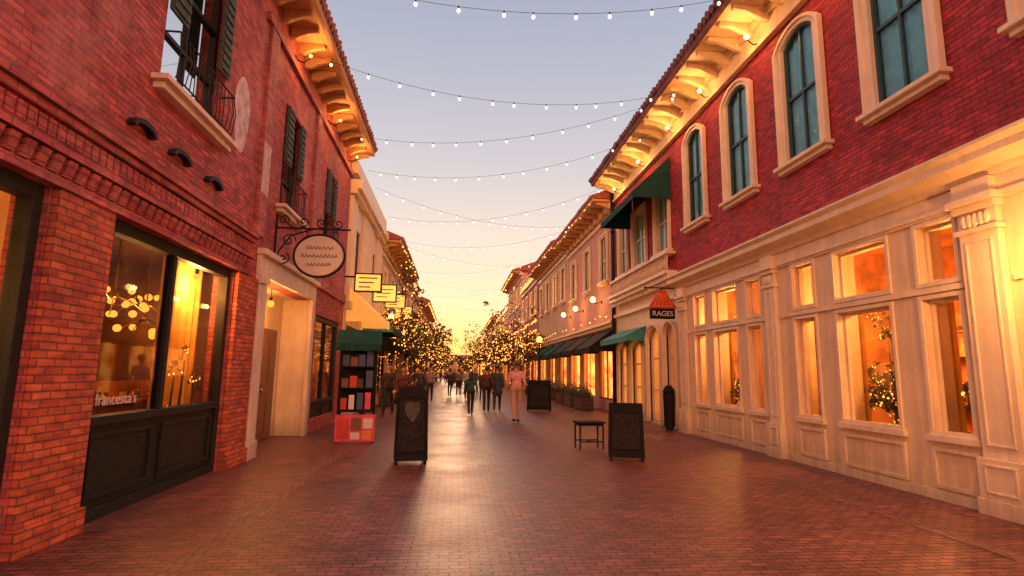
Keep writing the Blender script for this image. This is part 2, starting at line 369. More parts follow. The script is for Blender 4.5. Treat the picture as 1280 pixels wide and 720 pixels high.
def panel(mb,side,n,y0,y1,z0,z1,w=.035,p=.02,m=0):
    mb.sb(side,n,n+p,y0,y1,z0,z0+w,m); mb.sb(side,n,n+p,y0,y1,z1-w,z1,m)
    mb.sb(side,n,n+p,y0,y0+w,z0+w,z1-w,m); mb.sb(side,n,n+p,y1-w,y1,z0+w,z1-w,m)

# ================================================================ SETTING
mb=MB(); mb.box(-600,600,-200,1500,-.3,-.03); o=mb.done('ground',EARTH); o['kind']='structure'
mb=MB(); mb.add([(XL-1.4,-6,0),(XR+.6,-6,0),(XR+.6,160,0),(XL-1.4,160,0)],[(0,1,2,3)]); o=mb.done('paved_street',PAVE); o['kind']='structure'
mb=MB()
mb.add([(-2.15,-6,.004),(-1.95,-6,.004),(-1.95,160,.004),(-2.15,160,.004)],[(0,1,2,3)])
mb.add([(4.7,-6,.004),(4.9,-6,.004),(4.9,160,.004),(4.7,160,.004)],[(0,1,2,3)])
o=mb.done('paving_band_path',SOLD); o['kind']='structure'

# ================================================================ LEFT BRICK BUILDING
root=thing('brick_building','weathered two-storey red brick shop with dark shopfronts','building',(XL,9.5,0),world=True)
H=8.25; Z0=-.02
ops=[(5.74,8.88,Z0,3.0),(1.8,4.9,Z0,3.0),(9.8,13.5,Z0,3.1),(14.1,16.8,.3,2.85),(6.3,7.95,4.75,7.1),(10.7,11.95,4.6,6.7),(14.2,15.3,4.6,6.7)]
wall('L',1.2,17.3,Z0,H,ops,thick=.3).done('wall',[BR_L],root)
shell(root,'L',1.2,17.3,H,7,BR_P,TILE)
for a,b in((4.93,5.71),(8.91,9.76)):
    mb=MB(); mb.sb('L',.003,.07,a,b,0.221,3.0); mb.sb('L',.003,.11,a-.02,b+.02,0,.22)
    mb.done('brick_pier',BR_L2,root,bevel=.006)
mb=MB(); ya,yb=1.2,9.3
mb.sb('L',.003,.09,ya,yb,3.003,3.08); mb.sb('L',.003,.05,ya,yb,3.081,3.26)
k=int((yb-ya)/.16)
for i in range(k):
    y=ya+i*.16; mb.prism('L',[(.052,3.10),(.085,3.10),(.13,3.24),(.052,3.24)],y+.02,y+.125)
mb.sb('L',.003,.14,ya,yb,3.262,3.34); mb.sb('L',.003,.09,ya,yb,3.341,3.52)
for i in range(int((yb-ya)/.11)):
    y=ya+i*.11; mb.sb('L',.091,.12,y+.012,y+.098,3.36,3.50)
mb.sb('L',.003,.15,ya,yb,3.522,3.60); mb.sb('L',.003,.19,ya,yb,3.601,3.675); mb.sb('L',.003,.12,ya,yb,3.676,3.75)
mb.done('brick_cornice',BR_L,root)
mb=MB(); mb.sb('L',.003,.06,9.5,9.9,3.76,7.549); mb.sb('L',.003,.06,12.9,13.3,3.76,7.549); mb.sb('L',.003,.08,9.3,17.3,7.55,7.7); mb.sb('L',.003,.06,13.31,17.3,3.5,3.75)
mb.done('brick_strip',BR_P,root)
mb=MB(); P=[(8.62+.3*math.cos(t)*(1+.08*math.sin(3*t)),5.45+.62*math.sin(t)) for t in [i*math.pi/12 for i in range(24)]]
mb.add([(XL+.004,y,z) for y,z in P],[tuple(range(24))]); mb.done('faded_painted_patch',paint('faded_paint',(.60,.46,.46),.8,var=.35,scale=7),root)
mb=MB(); mb.add([(XL+.064,9.52,4.5),(XL+.064,9.88,4.5),(XL+.064,9.88,5.4),(XL+.064,9.52,5.4)],[(0,1,2,3)]); mb.done('faded_painted_patch',paint('faded_paint_b',(.6,.42,.42),.8,var=.3,scale=7),root)
def dark_shopfront(a,b,div,ztop,bulk,root):
    mb=MB(); n=-.1
    mb.sb('L',n-.08,n+.06,a+.003,a+.11,0,ztop-.003); mb.sb('L',n-.08,n+.06,b-.11,b-.003,0,ztop-.003)
    mb.sb('L',n-.08,n+.06,a+.11,b-.11,ztop-.13,ztop-.003); mb.sb('L',n-.08,n+.09,a+.11,b-.11,bulk-.06,bulk+.03)
    for y in div: mb.sb('L',n-.06,n+.05,y-.04,y+.04,bulk+.03,ztop-.13)
    mb.sb('L',n-.06,n+.02,a+.11,b-.11,.12,bulk-.061); mb.sb('L',n-.06,n+.06,a+.11,b-.11,0,.119)
    ys=[a+.11]+list(div)+[b-.11]
    for p,q in zip(ys[:-1],ys[1:]): panel(mb,'L',n+.02,p+.1,q-.1,.2,bulk-.14,w=.05,p=.03)
    w=mb.done('window',DKGREEN,root,bevel=.006,label='dark green shop window frame with panelled base')
    for p,q in zip(ys[:-1],ys[1:]):
        g=MB(); g.add([(XL+n,p,bulk),(XL+n,q,bulk),(XL+n,q,ztop-.1),(XL+n,p,ztop-.1)],[(0,1,2,3)]); g.done('glass',GLASS,w)
    return w
w=dark_shopfront(5.74,8.88,[7.2],3.0,.98,root)
text("francesca's",.17,WHTP,w,(XL-.085,6.36,1.16),(math.pi/2,0,math.pi/2),'lettering',.003)
drape(w,'L',7.62,8.78,.1,2.98,-.42,DRAPE,'golden_backdrop')
dark_shopfront(1.8,4.9,[3.4],3.0,.6,root)
dark_shopfront(14.1,16.8,[15.4],2.85,.7,root)
room(root,'L',1.3,5.2,3.2,3.5,INT_C); room(root,'L',5.3,9.6,3.2,4.5,INT_D); room(root,'L',13.8,17.0,3.2,2.5,INT_M)
SHUT=paint('weathered_green_wood',(.05,.07,.055),.7,var=.4,scale=10)
def ironwindow(a,b,c,d):
    w=window(root,'L',a,b,c,d,0,DKGREEN,GLASSU,nglass=-.2,fw=.08,bars=(1,2),sill=WHITE,curtain=paint('grey_curtain',(.12,.13,.12),.9))
    for p,q in((a,a+.42),(b-.32,b)):
        mb=MB(); mb.sb('L',.02,.05,p,q,c+.9,d-.05)
        for i in range(9): mb.sb('L',.051,.07,p+.03,q-.03,c+.95+i*.13,c+1.02+i*.13)
        mb.done('shutter',SHUT,w)
    mb=MB()
    for z in(c+.06,c+.62): mb.tube([(XL+.16,a+.02,z),(XL+.16,b-.02,z)],.012,6)
    k=int((b-a)/.11)
    for i in range(k+1): 
        y=a+.03+(b-a-.06)*i/k; mb.tube([(XL+.16,y,c+.05),(XL+.18+.03*math.sin(i),y,c+.35),(XL+.16,y,c+.62)],.007,5)
    for y in(a+.02,b-.02): mb.tube([(XL-.02,y,c+.62),(XL+.16,y,c+.62)],.012,6)
    mb.done('railing',IRON,w)
ironwindow(6.3,7.95,4.75,7.1); ironwindow(10.7,11.95,4.6,6.7); ironwindow(14.2,15.3,4.6,6.7)
for y in (6.02,6.85,7.8):
    mb=MB(); P=[(y+.23*math.cos(t),4.0+.12*math.sin(t)) for t in [math.pi*i/10 for i in range(11)]]
    Q=[(y+.18*math.cos(t),3.99+.075*math.sin(t)) for t in [math.pi*i/10 for i in range(11)]]
    ring(mb,'L',Q,P,.003,.09); mb.done('iron_vent_hood',IRON,root)
# white entrance porch
mb=MB(); mb.sb('L',.004,.1,9.8,10.13,0.301,2.949); mb.sb('L',.004,.13,9.77,10.16,0,.3); mb.sb('L',.004,.13,9.77,10.16,2.95,3.1)
mb.sb('L',.004,.1,13.3,13.55,0,3.1)
mb.sb('L',.004,.09,9.77,13.6,3.102,3.45); mb.sb('L',.004,.17,9.75,13.65,3.451,3.56); mb.done('door_surround',WHITE,root,bevel=.01)
mb=MB(); xb=XL-.62
mb.box(xb-.1,xb,9.62,13.7,0,3.3); mb.box(xb+.001,XL-.302,9.62,9.8,0,3.3); mb.box(xb+.001,XL-.302,13.5,13.7,0,3.3); mb.box(xb+.001,XL-.302,9.801,13.499,3.1,3.3)
mb.sb('L',-.61,-.003,13.42,13.497,0,3.098); mb.sb('L',-.301,-.003,9.803,9.88,0,3.098)
mb.done('porch_wall',CREAM2,root)
mb=MB(); mb.box(xb+.003,xb+.05,12.0,13.05,0.02,2.35); d=mb.done('door',BROWN,root)
mb=MB()
for z0,z1 in((.15,1.0),(1.15,2.2)):
    for ya_,yb_ in((12.1,12.5),(12.6,12.95)):
        mb.box(xb+.05,xb+.07,ya_,yb_,z0,z1)
mb.done('door_panel',BROWN,d,bevel=.01)
mb=MB(); mb.ball((xb+.1,12.12,1.05),.035); mb.tube([(xb+.04,12.12,1.05),(xb+.1,12.12,1.05)],.012); mb.done('handle',GREY,d,smooth=True)
eave(root,'L',1.2,17.3,H+.01,.62,SOFF,TILE2,SOFF,brk=SOFF,step=.55,bh=.25)

# ================================================================ RIGHT BRICK BUILDING
root=thing('brick_building','deep red brick building with arched cream windows over cream shopfront','building',(XR,9,0),world=True)
RB=root; H=8.85
uw=[(3.95,4.9),(6.2,7.15),(8.42,9.38),(10.68,11.62),(12.95,13.85)]
ops=[(a,b,5.4,7.9,.2) for a,b in uw]
wall('R',2.4,14.8,4.0,H,ops,thick=.3).done('wall',BR_R,root)
shell(root,'R',2.4,14.8,H,7,BR_R,TILE)
for a,b in uw: window(root,'R',a,b,5.4,7.9,.2,TEALD,GLASSU,nglass=-.05,fw=.045,bars=(1,1),surround=(.17,CREAM2),sill=CREAM2,curtain=TEAL)
mb=MB(); mb.sb('R',.003,.07,2.4,14.8,8.281,8.679); mb.sb('R',.003,.13,2.4,14.8,8.2,8.28); mb.sb('R',.003,.15,2.4,14.8,8.68,H-.001)
mb.done('frieze',CREAM2,root,bevel=.008)
eave(root,'R',2.4,14.8,H+.01,.9,CREAM2,TILE,TILE,brk=CREAM2,step=.55,bh=.3)
lo=[(3.6,5.15),(6.1,6.65),(7.2,8.3),(8.85,9.42),(10.55,11.05),(11.5,12.6),(13.05,13.65)]
ops=[(a,b,.8,2.5) for a,b in lo]+[(a,b,2.72,3.46) for a,b in lo]
wall('R',2.4,14.8,0,3.52,ops,thick=.34,n0=.06).done('shopfront',CREAM,root)
mb=MB()
mb.sb('R',-.27,.10,2.4,14.8,3.522,3.80); mb.sb('R',.101,.13,2.4,14.8,3.56,3.60)
mb.prism('R',[(-.27,3.801),(.14,3.801),(.17,3.88),(.30,3.95),(.34,3.97),(.34,4.06),(.40,4.12),(.40,4.16),(.003,4.22),(-.27,4.22)],2.4,14.8)
mb.done('cornice',CREAM2,root)
for a,b in((5.47,5.95),(9.92,10.28),(14.1,14.5)):
    mb=MB(); mb.sb('R',.063,.15,a,b,.621,3.179); mb.sb('R',.063,.20,a-.04,b+.04,0.181,.62); mb.sb('R',.063,.22,a-.06,b+.06,0,.18)
    mb.sb('R',.063,.19,a-.03,b+.03,3.18,3.24); mb.sb('R',.063,.15,a,b,3.241,3.439); mb.sb('R',.063,.20,a-.03,b+.03,3.44,3.52); mb.sb('R',.101,.25,a-.06,b+.06,3.521,3.6); mb.sb('R',.101,.2,a,b,3.601,3.79)
    panel(mb,'R',.15,a+.07,b-.07,.75,3.1,w=.03,p=.015); panel(mb,'R',.20,a+.05,b-.05,.24,.56,w=.03,p=.015)
    k=5
    for i in range(k):
        y=a+.06+(b-a-.12)*(i+.5)/k; mb.ball((SX('R',.165),y,3.33),.06,8,6,sc3=(.5,.7,1.4))
    mb.done('pilaster',CREAM2,root,bevel=.006)
mb=MB()
for a,b in lo:
    panel(mb,'R',.062,a-.06,b+.06,.15,.64,w=.045,p=.03); mb.sb('R',.062,.13,a-.1,b+.1,.72,.797)
    panel(mb,'R',.062,a-.055,b+.055,.80-.003,2.553,w=.05,p=.03); panel(mb,'R',.062,a-.055,b+.055,2.665,3.515,w=.05,p=.03)
for a,b in((6.02,9.85),(10.35,14.05),(2.6,5.4)): mb.sb('R',.062,.10,a,b,0,.12); mb.sb('R',.062,.105,a,b,2.575,2.645)
mb.done('window_moulding',CREAM2,root)
for a,b in lo:
    w=window(root,'R',a,b,.8,2.5,0,CREAM,GLASS,nglass=-.08,fw=.04,bars=(0,0))
    drape(w,'R',b-.02,b+.32,.6,2.6,-.36,DRAPE)
    window(root,'R',a,b,2.72,3.46,0,CREAM,GLASS,nglass=-.08,fw=.04,bars=(0,0))
room(root,'R',2.6,10.1,3.9,2.6,INT_M); room(root,'R',10.15,14.5,3.9,2.6,INT_M)

# ================================================================ RIGHT SECOND BUILDING (14.8 - 20.8)
root=thing('brick_building','red brick building with green awning over cream ground floor','building',(XR,17.8,0),world=True)
ops=[(15.3,16.3,5.1,7.0),(17.3,18.5,5.1,7.0),(19.3,20.2,5.1,7.0)]
wall('R',14.82,20.8,4.3,8.85,ops,thick=.3).done('wall',BR_R,root); shell(root,'R',14.82,20.8,8.85,7,BR_R,TILE)
for a,b,c,d in ops: window(root,'R',a,b,c,d,0,CREAM,GLASSU,nglass=-.06,fw=.05,bars=(1,1),surround=(.1,CREAM2),sill=CREAM2,curtain=TEAL)
mb=MB(); mb.sb('R',.003,.07,14.82,20.8,8.281,8.85); mb.sb('R',.003,.13,14.82,20.8,8.2,8.28); mb.done('frieze',CREAM2,root)
eave(root,'R',14.82,20.85,8.86,.9,CREAM2,TILE,TILE,brk=CREAM2,step=.55,bh=.3)
awning(root,'R',15.1,18.7,7.85,6.75,1.15,GRN,val=.22)
ops=[(15.05,15.75,.15,2.95,.3),(16.2,17.2,.05,2.95,.3),(17.8,18.9,.3,2.6,.25),(19.4,20.4,.3,2.6,.25)]
wall('R',14.82,20.8,0,4.3,ops,thick=.3,n0=.02).done('ground_floor_wall',CREAM2,root)
for a,b,c,d,r in ops: window(root,'R',a,b,c,d,r,CREAM,GLASS,nglass=-.12,fw=.08,bars=(1,2),surround=(.1,CREAM2),n0=.02)
mb=MB(); mb.sb('R',.023,.14,14.82,20.8,3.6,3.72); mb.sb('R',.023,.3,14.82,20.8,4.15,4.3); mb.sb('R',.003,.38,14.82,20.8,4.301,4.4)
for i in range(30): mb.sb('R',.141,.24,14.9+i*.2,14.98+i*.2,4.0,4.149)
mb.sb('R',.003,.3,14.9,20.7,4.9,4.97)
for i in range(34): mb.tube([(SX('R',.22),15+i*.17,4.4),(SX('R',.25),15+i*.17,4.6),(SX('R',.22),15+i*.17,4.9)],[.02,.035,.02],6)
mb.done('cornice',CREAM2,root)
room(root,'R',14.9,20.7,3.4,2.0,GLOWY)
awning(root,'R',17.5,20.6,3.05,2.7,.7,TEALC,val=.18)
mb=MB(); mb.tube([(SX('R',.12),20.86,0),(SX('R',.12),20.86,8.8)],.075,10)
for z in(.6,2.6,4.8,7): mb.tube([(SX('R',.12),20.86,z),(SX('R',.12),20.86,z+.08)],.095,10)
mb.done('drainpipe',IRON,root,smooth=True)

# ================================================================ FAR BUILDINGS
def far_building(side,y0,y1,h,wm,label,awn=GRN,roof='eave',tile=TILE2,gm=GLOWR,win=(1.0,1.9),shopw=2.3,trim=CREAM2,lights=0,n0=0,awp=1.0,lit=0):
    r=thing('building',label,'building',(SX(side,0),(y0+y1)/2,0),world=True,group='shop buildings lining the street')
    up=[];k=max(1,int((y1-y0)/2.3)); sp=(y1-y0)/k
    zt=h-1.1; zb=zt-win[1]
    for i in range(k): c=y0+sp*(i+.5); up.append((c-win[0]/2,c+win[0]/2,zb,zt))
    g=[];k2=max(1,int((y1-y0)/(shopw+.7))); s2=(y1-y0)/k2
    for i in range(k2): c=y0+s2*(i+.5); g.append((c-shopw/2,c+shopw/2,.45,2.7))
    wall(side,y0,y1,0,h,up+g,thick=.25,n0=n0).done('wall',wm,r); shell(r,side,y0,y1,h,7,wm,TILE)
    for a,b,c,d in up: window(r,side,a,b,c,d,0,trim,GLASSU,nglass=n0-.1,fw=.06,bars=(1,1),surround=(.1,trim),sill=trim,curtain=random.choice([TEAL,INT_C,GLOWY] if lit else [TEAL,INT_C]),n0=n0)  # where lit is set, some curtains emit their own glow
    for a,b,c,d in g: window(r,side,a,b,c,d,0,random.choice([trim,BLACK,BROWN]),GLASS,nglass=n0-.08,fw=.07,bars=(1,0),n0=n0)
    mb=MB(); mb.sb(side,n0+.003,n0+.12,y0,y1,3.3,3.45); mb.sb(side,n0+.003,n0+.22,y0,y1,3.451,3.56); mb.sb(side,n0+.003,n0+.10,y0,y1,h-.55,h-.4); mb.sb(side,n0+.003,n0+.2,y0,y1,h-.25,h-.002)
    mb.done('cornice',trim,r)
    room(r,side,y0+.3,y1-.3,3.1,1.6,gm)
    if awn:
        for i,(a,b,c,d) in enumerate(g): awning(r,side,a-.15,b+.15,3.25,2.5,awp,awn,n0=n0+.02)
    if roof=='eave': eave(r,side,y0,y1,h+.01,.8,SOFF,tile,SOFF,brk=SOFF,step=.9)
    else:
        mb=MB(); mb.sb(side,n0-.2,n0+.1,y0,y1,h+.003,h+.55); mb.sb(side,n0-.25,n0+.18,y0-.0,y1,h+.551,h+.65); mb.done('parapet',trim,r)
    if lights:
        mb=MB(); st=lights; rr=.03 if y0<40 else .06; rl=random.Random(int(y0))
        rows=[(n0+(.92 if roof=='eave' else .25),h-.06),(n0+.28,3.75)]
        if y0>35: rows+=[(n0+.2,4.6),(n0+1.05,2.75),(n0+.2,5.4)]
        for n_,z_ in rows:
            for i in range(int((y1-y0)/st)): 
                if rl.random()<.85: mb.ball((SX(side,n_),y0+.3+i*st+rl.uniform(-.1,.1),z_+rl.uniform(-.08,.08)),rr*rl.uniform(.7,1.3),6,4)
        o=mb.done('cornice_light',FAIRY,r); o['kind']='stuff'
    return r
far_building('R',21.0,30,8.3,PINKP,'pink stucco building with red tiled eave and dark awnings',awn=BLKC,lights=.9)
far_building('R',30.1,41,8.6,TAN,'tan stucco building with red tiled eave and green awnings',awn=GRN,lights=.8,lit=1)
far_building('R',41.2,52,9.0,BR_P,'pink brick building with parapet and beige awnings',awn=BEIGEC,roof='parapet',lights=.6,lit=1)
far_building('R',52.2,66,11.0,PINKP,'tall pink stucco building with tiled roof',awn=GRN,lights=.7,lit=1)
far_building('R',66.2,84,9,TAN,'tan stucco building far along the street',awn=BEIGEC,roof='parapet',lights=.8,lit=1)
far_building('R',84.2,110,9.5,BR_P,'brick building far along the street',awn=GRN,lights=1.0,lit=1)
far_building('L',24.8,36,7.2,TAN,'tan stucco building with dark awnings',awn=BLKC,lights=.9,lit=1)
far_building('L',36.2,50,8,BR_P,'brick building with parapet and green awnings',awn=GRN,roof='parapet',lights=.7,lit=1)
far_building('L',50.2,70,7.6,PINKP,'pink stucco building with tiled eave',awn=BEIGEC,lights=.8,lit=1)
far_building('L',70.2,108,8,TAN,'tan building far along the street',awn=GRN,roof='parapet',lights=1.0,lit=1)
r=thing('building','cream ribbed facade building with a glowing orange awning','building',(XL,21,0),world=True)
ops=[(17.9,20.4,.3,2.9),(21.2,24.0,.3,2.9),(18.5,19.5,4.6,6.2),(22.2,23.2,4.6,6.2)]
wall('L',17.35,24.7,0,7.5,ops,thick=.3).done('wall',WHITE,r); shell(r,'L',17.35,24.7,7.5,7,WHITE,TILE)
mb=MB()
for i in range(30):
    y=17.45+i*.245
    if not any(o[0]-.1<y<o[1]+.1 for o in ops[2:]): mb.sb('L',.003,.09,y,y+.11,3.601,7.0)
mb.sb('L',.003,.2,17.35,24.7,3.35,3.6); mb.sb('L',.003,.22,17.35,24.7,7.05,7.2); mb.sb('L',.003,.34,17.35,24.7,7.201,7.5); mb.sb('L',-.2,.2,17.35,24.7,7.7,8.1)
mb.done('ribbed_moulding',CREAM2,r)
for a,b,c,d in ops: window(r,'L',a,b,c,d,0,DKWOOD,GLASS,nglass=-.1,fw=.07,bars=(1,0) if c<1 else (1,1),curtain=None if c<1 else INT_C)
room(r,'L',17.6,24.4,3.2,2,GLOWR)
awning(r,'L',17.7,20.6,4.1,3.2,1.0,paint('glowing_orange_canvas',(.75,.33,.08),.8,emit=.6,ecol=(1,.42,.08)),val=.25); awning(r,'L',21,24.2,3.9,3.1,1.1,GRN,val=.25)  # orange canvas emits a glow in place of lamps around it
# lit projecting signs over the left shops
for i,(y,z,wd,hh) in enumerate([(17.2,4.15,.75,.5),(21.0,4.35,.8,.6),(24.6,4.5,.8,.55),(28.5,4.4,.8,.6)]):
    t=thing('hanging_sign','amber lit projecting shop sign in a dark frame','sign',(XL,y,z),group='lit projecting signs on the shopfronts',world=True)
    x0=XL+.35; mb=MB(); mb.box(x0,x0+wd,y-.06,y+.06,z-hh/2,z+hh/2); mb.done('sign_board',LITSIGN,t,bevel=.02)
    mb=MB(); q=.04
    mb.box(x0-q,x0+wd+q,y-.07,y+.07,z+hh/2+.001,z+hh/2+q); mb.box(x0-q,x0+wd+q,y-.07,y+.07,z-hh/2-q,z-hh/2-.001)
    mb.box(x0-q,x0-.001,y-.07,y+.07,z-hh/2,z+hh/2); mb.box(x0+wd+.001,x0+wd+q,y-.07,y+.07,z-hh/2,z+hh/2)
    mb.box(XL,x0-q-.001,y-.02,y+.02,z+hh/2-.1,z+hh/2-.05); mb.done('sign_frame',IRON,t)
    mb=MB()
    for k_ in range(3): mb.box(x0+.1,x0+wd-.1-.1*k_,y-.068,y-.0605,z+.12-k_*.14,z+.16-k_*.14)
    mb.done('dark_stripe',BROWN,t)

far=thing('building','low building closing the far end of the street','building',(0,150,0),world=True)
mb=MB(); mb.box(-30,34,150,160,0,4.2); mb.box(-8,-2,148,149.99,0,5.2); mb.done('wall',TAN,far)
mb=MB()
for i in range(16):
    if not -10<-28+i*3.8<-1: mb.box(-28+i*3.8,-26+i*3.8,149.6,149.99,.5,2.8)
mb.done('glowing_window',GLOWR,far)  # window boxes emit their own glow, no lamp behind them
mb=MB(); mb.poly([(149.5,4.2),(155,6),(160.5,4.2)],-31,35,'x'); mb.done('roof',TILE2,far)

# ================================================================ TREES
def tree(x,y,h,cr,mat,seed,nleaf=2200,nl=160,lab='leafy street tree wrapped in golden fairy lights',leafs=.16,z0=0,fm=None,group='street trees along the paving',spread=.22):
    rnd=random.Random(seed)
    t=thing('tree',lab,'tree',(x,y,z0),group=group)
    mb=MB(); th=h*.42
    mb.tube([(0,0,0),(.03,.02,th*.5),(rnd.uniform(-.1,.1)*cr,rnd.uniform(-.1,.1)*cr,th)],[h*.024+.02,h*.018+.015,h*.015+.01],8)
    tips=[]
    for i in range(8):
        a=i*2*math.pi/8+rnd.uniform(-.3,.3); e=rnd.uniform(.35,1.2); Lb=cr*rnd.uniform(.6,1.1)
        p0=Vector((0,0,th*rnd.uniform(.8,1))); p1=p0+Vector((math.cos(a)*Lb*.5*math.cos(e*.7),math.sin(a)*Lb*.5*math.cos(e*.7),Lb*.55)); p2=p1+Vector((math.cos(a)*Lb*.5*math.cos(e),math.sin(a)*Lb*.5*math.cos(e),Lb*.6*math.sin(e)))
        mb.tube([p0,p1,p2],[h*.011+.005,h*.007+.004,.006],6); tips+=[p1,p2,(p1+p2)/2]
    mb.tube([(0,0,th),(0,.05,th+(h-th)*.8)],[h*.014,.01],6); tips+=[Vector((0,0,h-cr*.3)),Vector((0,0,h-cr*.7))]
    mb.done('trunk',BARK,t,smooth=True)
    mb=MB(); cl=[]
    for p in tips:
        for _ in range(2): cl.append((p+Vector([rnd.gauss(0,cr*spread) for _ in range(3)]),cr*rnd.uniform(.14,.36)))
    lightpos=[]
    for i in range(nleaf):
        c,r=rnd.choice(cl); d=Vector([rnd.gauss(0,1) for _ in range(3)]); d.normalize(); p=c+d*r*rnd.uniform(.5,1.05)
        u=Vector([rnd.gauss(0,1) for _ in range(3)]).normalized(); v=u.cross(d); 
        if v.length<.01: continue
        v.normalize(); s=leafs*rnd.uniform(.5,1.2)
        mb.add([p-u*s,p+v*s*.5,p+u*s,p-v*s*.5],[(0,1,2,3)],0 if rnd.random()<.6 else 1)
        if len(lightpos)<nl and rnd.random()<.35: lightpos.append(c+d*r*1.02)
    o=mb.done('crown',[mat,LEAF2],t)
    if nl:
        mb=MB()
        for p in lightpos: mb.ball(p,rnd.uniform(.012,.042)*(fm or 1),6,4)
        for i in range(30): 
            a=i*.9; mb.ball((math.cos(a)*(h*.024+.04),math.sin(a)*(h*.024+.04),.3+i*(th-.4)/30),.018*(fm or 1),6,4)
        o=mb.done('fairy_light',FAIRY,t); o['kind']='stuff'
    return t
k=0
for (x,y,h,c) in [(-2.6,26.5,6.4,1.3),(-2.6,33,6.4,1.5),(-2.5,41,6.4,1.6),(-2.6,51,6.8,1.9),(-2.7,65,7,2.2),(-2.8,84,7,2.3),
                  (5.0,39,6.0,1.5),(4.8,47,7.0,2.0),(4.6,57,7.6,2.3),(4.5,69,8.2,2.6),(4.5,84,8.4,2.8),(4.4,102,8.4,3)]:
    tree(x,y,h,c,LEAF,k,nleaf=1500 if y<50 else 1300,nl=280,leafs=.11 if y<50 else .17,fm=.9 if y<45 else 1.5,spread=.36); k+=1
for i,(x,y,h,c) in enumerate([(-16,138,8,4),(-9,140,6.5,3),(-3,142,5.5,2.5),(3,142,5,2.5),(9,139,6.5,3.4),(16,138,9,4.5)]):
    tree(x,y,h,c,LEAF,50+i,nleaf=900,nl=120,leafs=.5,fm=3.2,lab='dark leafy tree at the far end of the street')

# ================================================================ STRING LIGHTS
bulb0=None
def string(yl,yr,zl=7.6,zr=8.1,sag=.6,n=13):
    global bulb0
    sag*=random.uniform(.9,1.12)
    A=Vector((XL+.6,yl,zl)); B=Vector((XR-.95,yr,zr))
    t=thing('string_lights','festoon string of small bulbs hung across the street','string lights',(A+B)/2,group='festoon strings over the street',world=True)
    pt=lambda s: A.lerp(B,s)-Vector((0,0,4*sag*s*(1-s)))
    mb=MB(); mb.tube([pt(i/40) for i in range(41)],.004,5); mb.done('cable',IRON,t)
    for i in range(n):
        p=pt((i+.5+random.uniform(-.15,.15))/n)
        if bulb0 is None:
            mb=MB(); mb.ball((0,0,-.075),.028,8,6,sc3=(1,1,1.25)); mb.tube([(0,0,-.046),(0,0,.005)],.012,6,m=1)
            b=mb.done('bulb',[BULB,IRON],t,smooth=True); bulb0=b
            b.location=p+Vector((0,0,-.105))-WL[t.name]
        else:
            b=bulb0.copy(); COL.objects.link(b); b.parent=t; b.location=p+Vector((0,0,-.105))-WL[t.name]
for yl,yr in [(8.0,8.2),(10.5,11.7),(14.2,11.8),(16.8,14.2),(18.4,24),(22,18.6),(26,24.5),(27,33),(34,30),(37,42),(45,40),(50,56)]:
    string(yl,yr)

# ================================================================ LAMPS
def wall_lamp(side,y,z,n=.28,power=22,r=.05):
    t=thing('wall_lamp','small amber globe lamp on an iron arm below the eave','lamp',(SX(side,n),y,z),group='amber lamps on the facades',world=True)
    mb=MB(); mb.tube([(SX(side,.02),y,z-.1),(SX(side,n*.6),y,z-.16),(SX(side,n),y,z-r)],.013,6); mb.sb(side,.003,.03,y-.05,y+.05,z-.17,z-.03); mb.done('lamp_arm',IRON,t)
    mb=MB(); mb.ball((SX(side,n),y,z),r,12,8); mb.done('lamp_globe',WARM,t,smooth=True)
    if power: light('lamp_light',(SX(side,n+.16),y,z-.02),power,parent=t)
for y in (7.8,10.05,12.3,14.4,17,19.8): wall_lamp('R',y,8.42,n=.35,power=26)
for y in (11,14,16.5): wall_lamp('L',y,7.9,n=.3,power=24,r=.03)  # small globes added under the left eave to warm the soffit
wall_lamp('R',4.75,2.75,n=.45,power=130)
for y in (23,26.5,29.5): wall_lamp('R',y,4.6,n=.4,power=30,r=.12)
wall_lamp('L',20.8,3.4,n=.5,power=60,r=.12); wall_lamp('L',25.5,3.9,n=.5,power=50,r=.12)
def pendant(x,y,z,power,zc=3.2,r=.09,label='amber glass pendant lamp hanging in a shop window'):
    t=thing('pendant_lamp',label,'lamp',(x,y,z),group='pendant lamps inside the shops',world=True)
    mb=MB(); mb.tube([(x,y,z+r),(x,y,zc)],.008,5); mb.tube([(x,y,z+r*.8),(x,y,z+r+.06)],.03,8); mb.done('cord',IRON,t)
    mb=MB(); mb.ball((x,y,z),r,12,8); mb.done('lamp_globe',GLOBE,t,smooth=True)
    if power: light('lamp_light',(x,y,z-r-.06),power,parent=t)
pendant(XL-.3,11.6,2.8,65,zc=3.1,r=.07,label='small round ceiling lamp in the cream porch')
def chandelier(x,y,z,zc,n=9,R=.36,pw=22,seed=1):
    rn=random.Random(seed)
    t=thing('chandelier','brass chandelier with a ring of amber glass globes','chandelier',(x,y,z),world=True,group='chandeliers in the shop')
    mb=MB(); mb.tube([(x,y,z),(x,y,zc)],.012,6); mb.ball((x,y,z),.05)
    gl=[]
    for i in range(n):
        a=2*math.pi*i/n; zz=rn.uniform(-.3,.22); e=Vector((x+R*rn.uniform(.6,1.1)*math.cos(a),y+R*rn.uniform(.6,1.1)*math.sin(a),z+zz)); mb.tube([(x,y,z),((x+e.x)/2,(y+e.y)/2,z-.08),e],.008,5); gl.append(e+Vector((0,0,.05)))
    mb.done('chandelier_frame',BRASS,t)
    for p in gl:
        b=MB(); b.ball(p,rn.uniform(.04,.055),10,7); b.done('glass_globe',GLOBE,t,smooth=True)
    if pw: light('lamp_light',(x,y,z-.35),pw,parent=t)
chandelier(XL-1.1,7.85,2.45,3.2,n=9,R=.40,pw=22,seed=1); chandelier(XL-1.45,9.0,2.5,3.2,n=10,R=.45,pw=22,seed=2); chandelier(XL-1.0,8.45,2.2,3.2,n=8,R=.34,pw=0,seed=3)
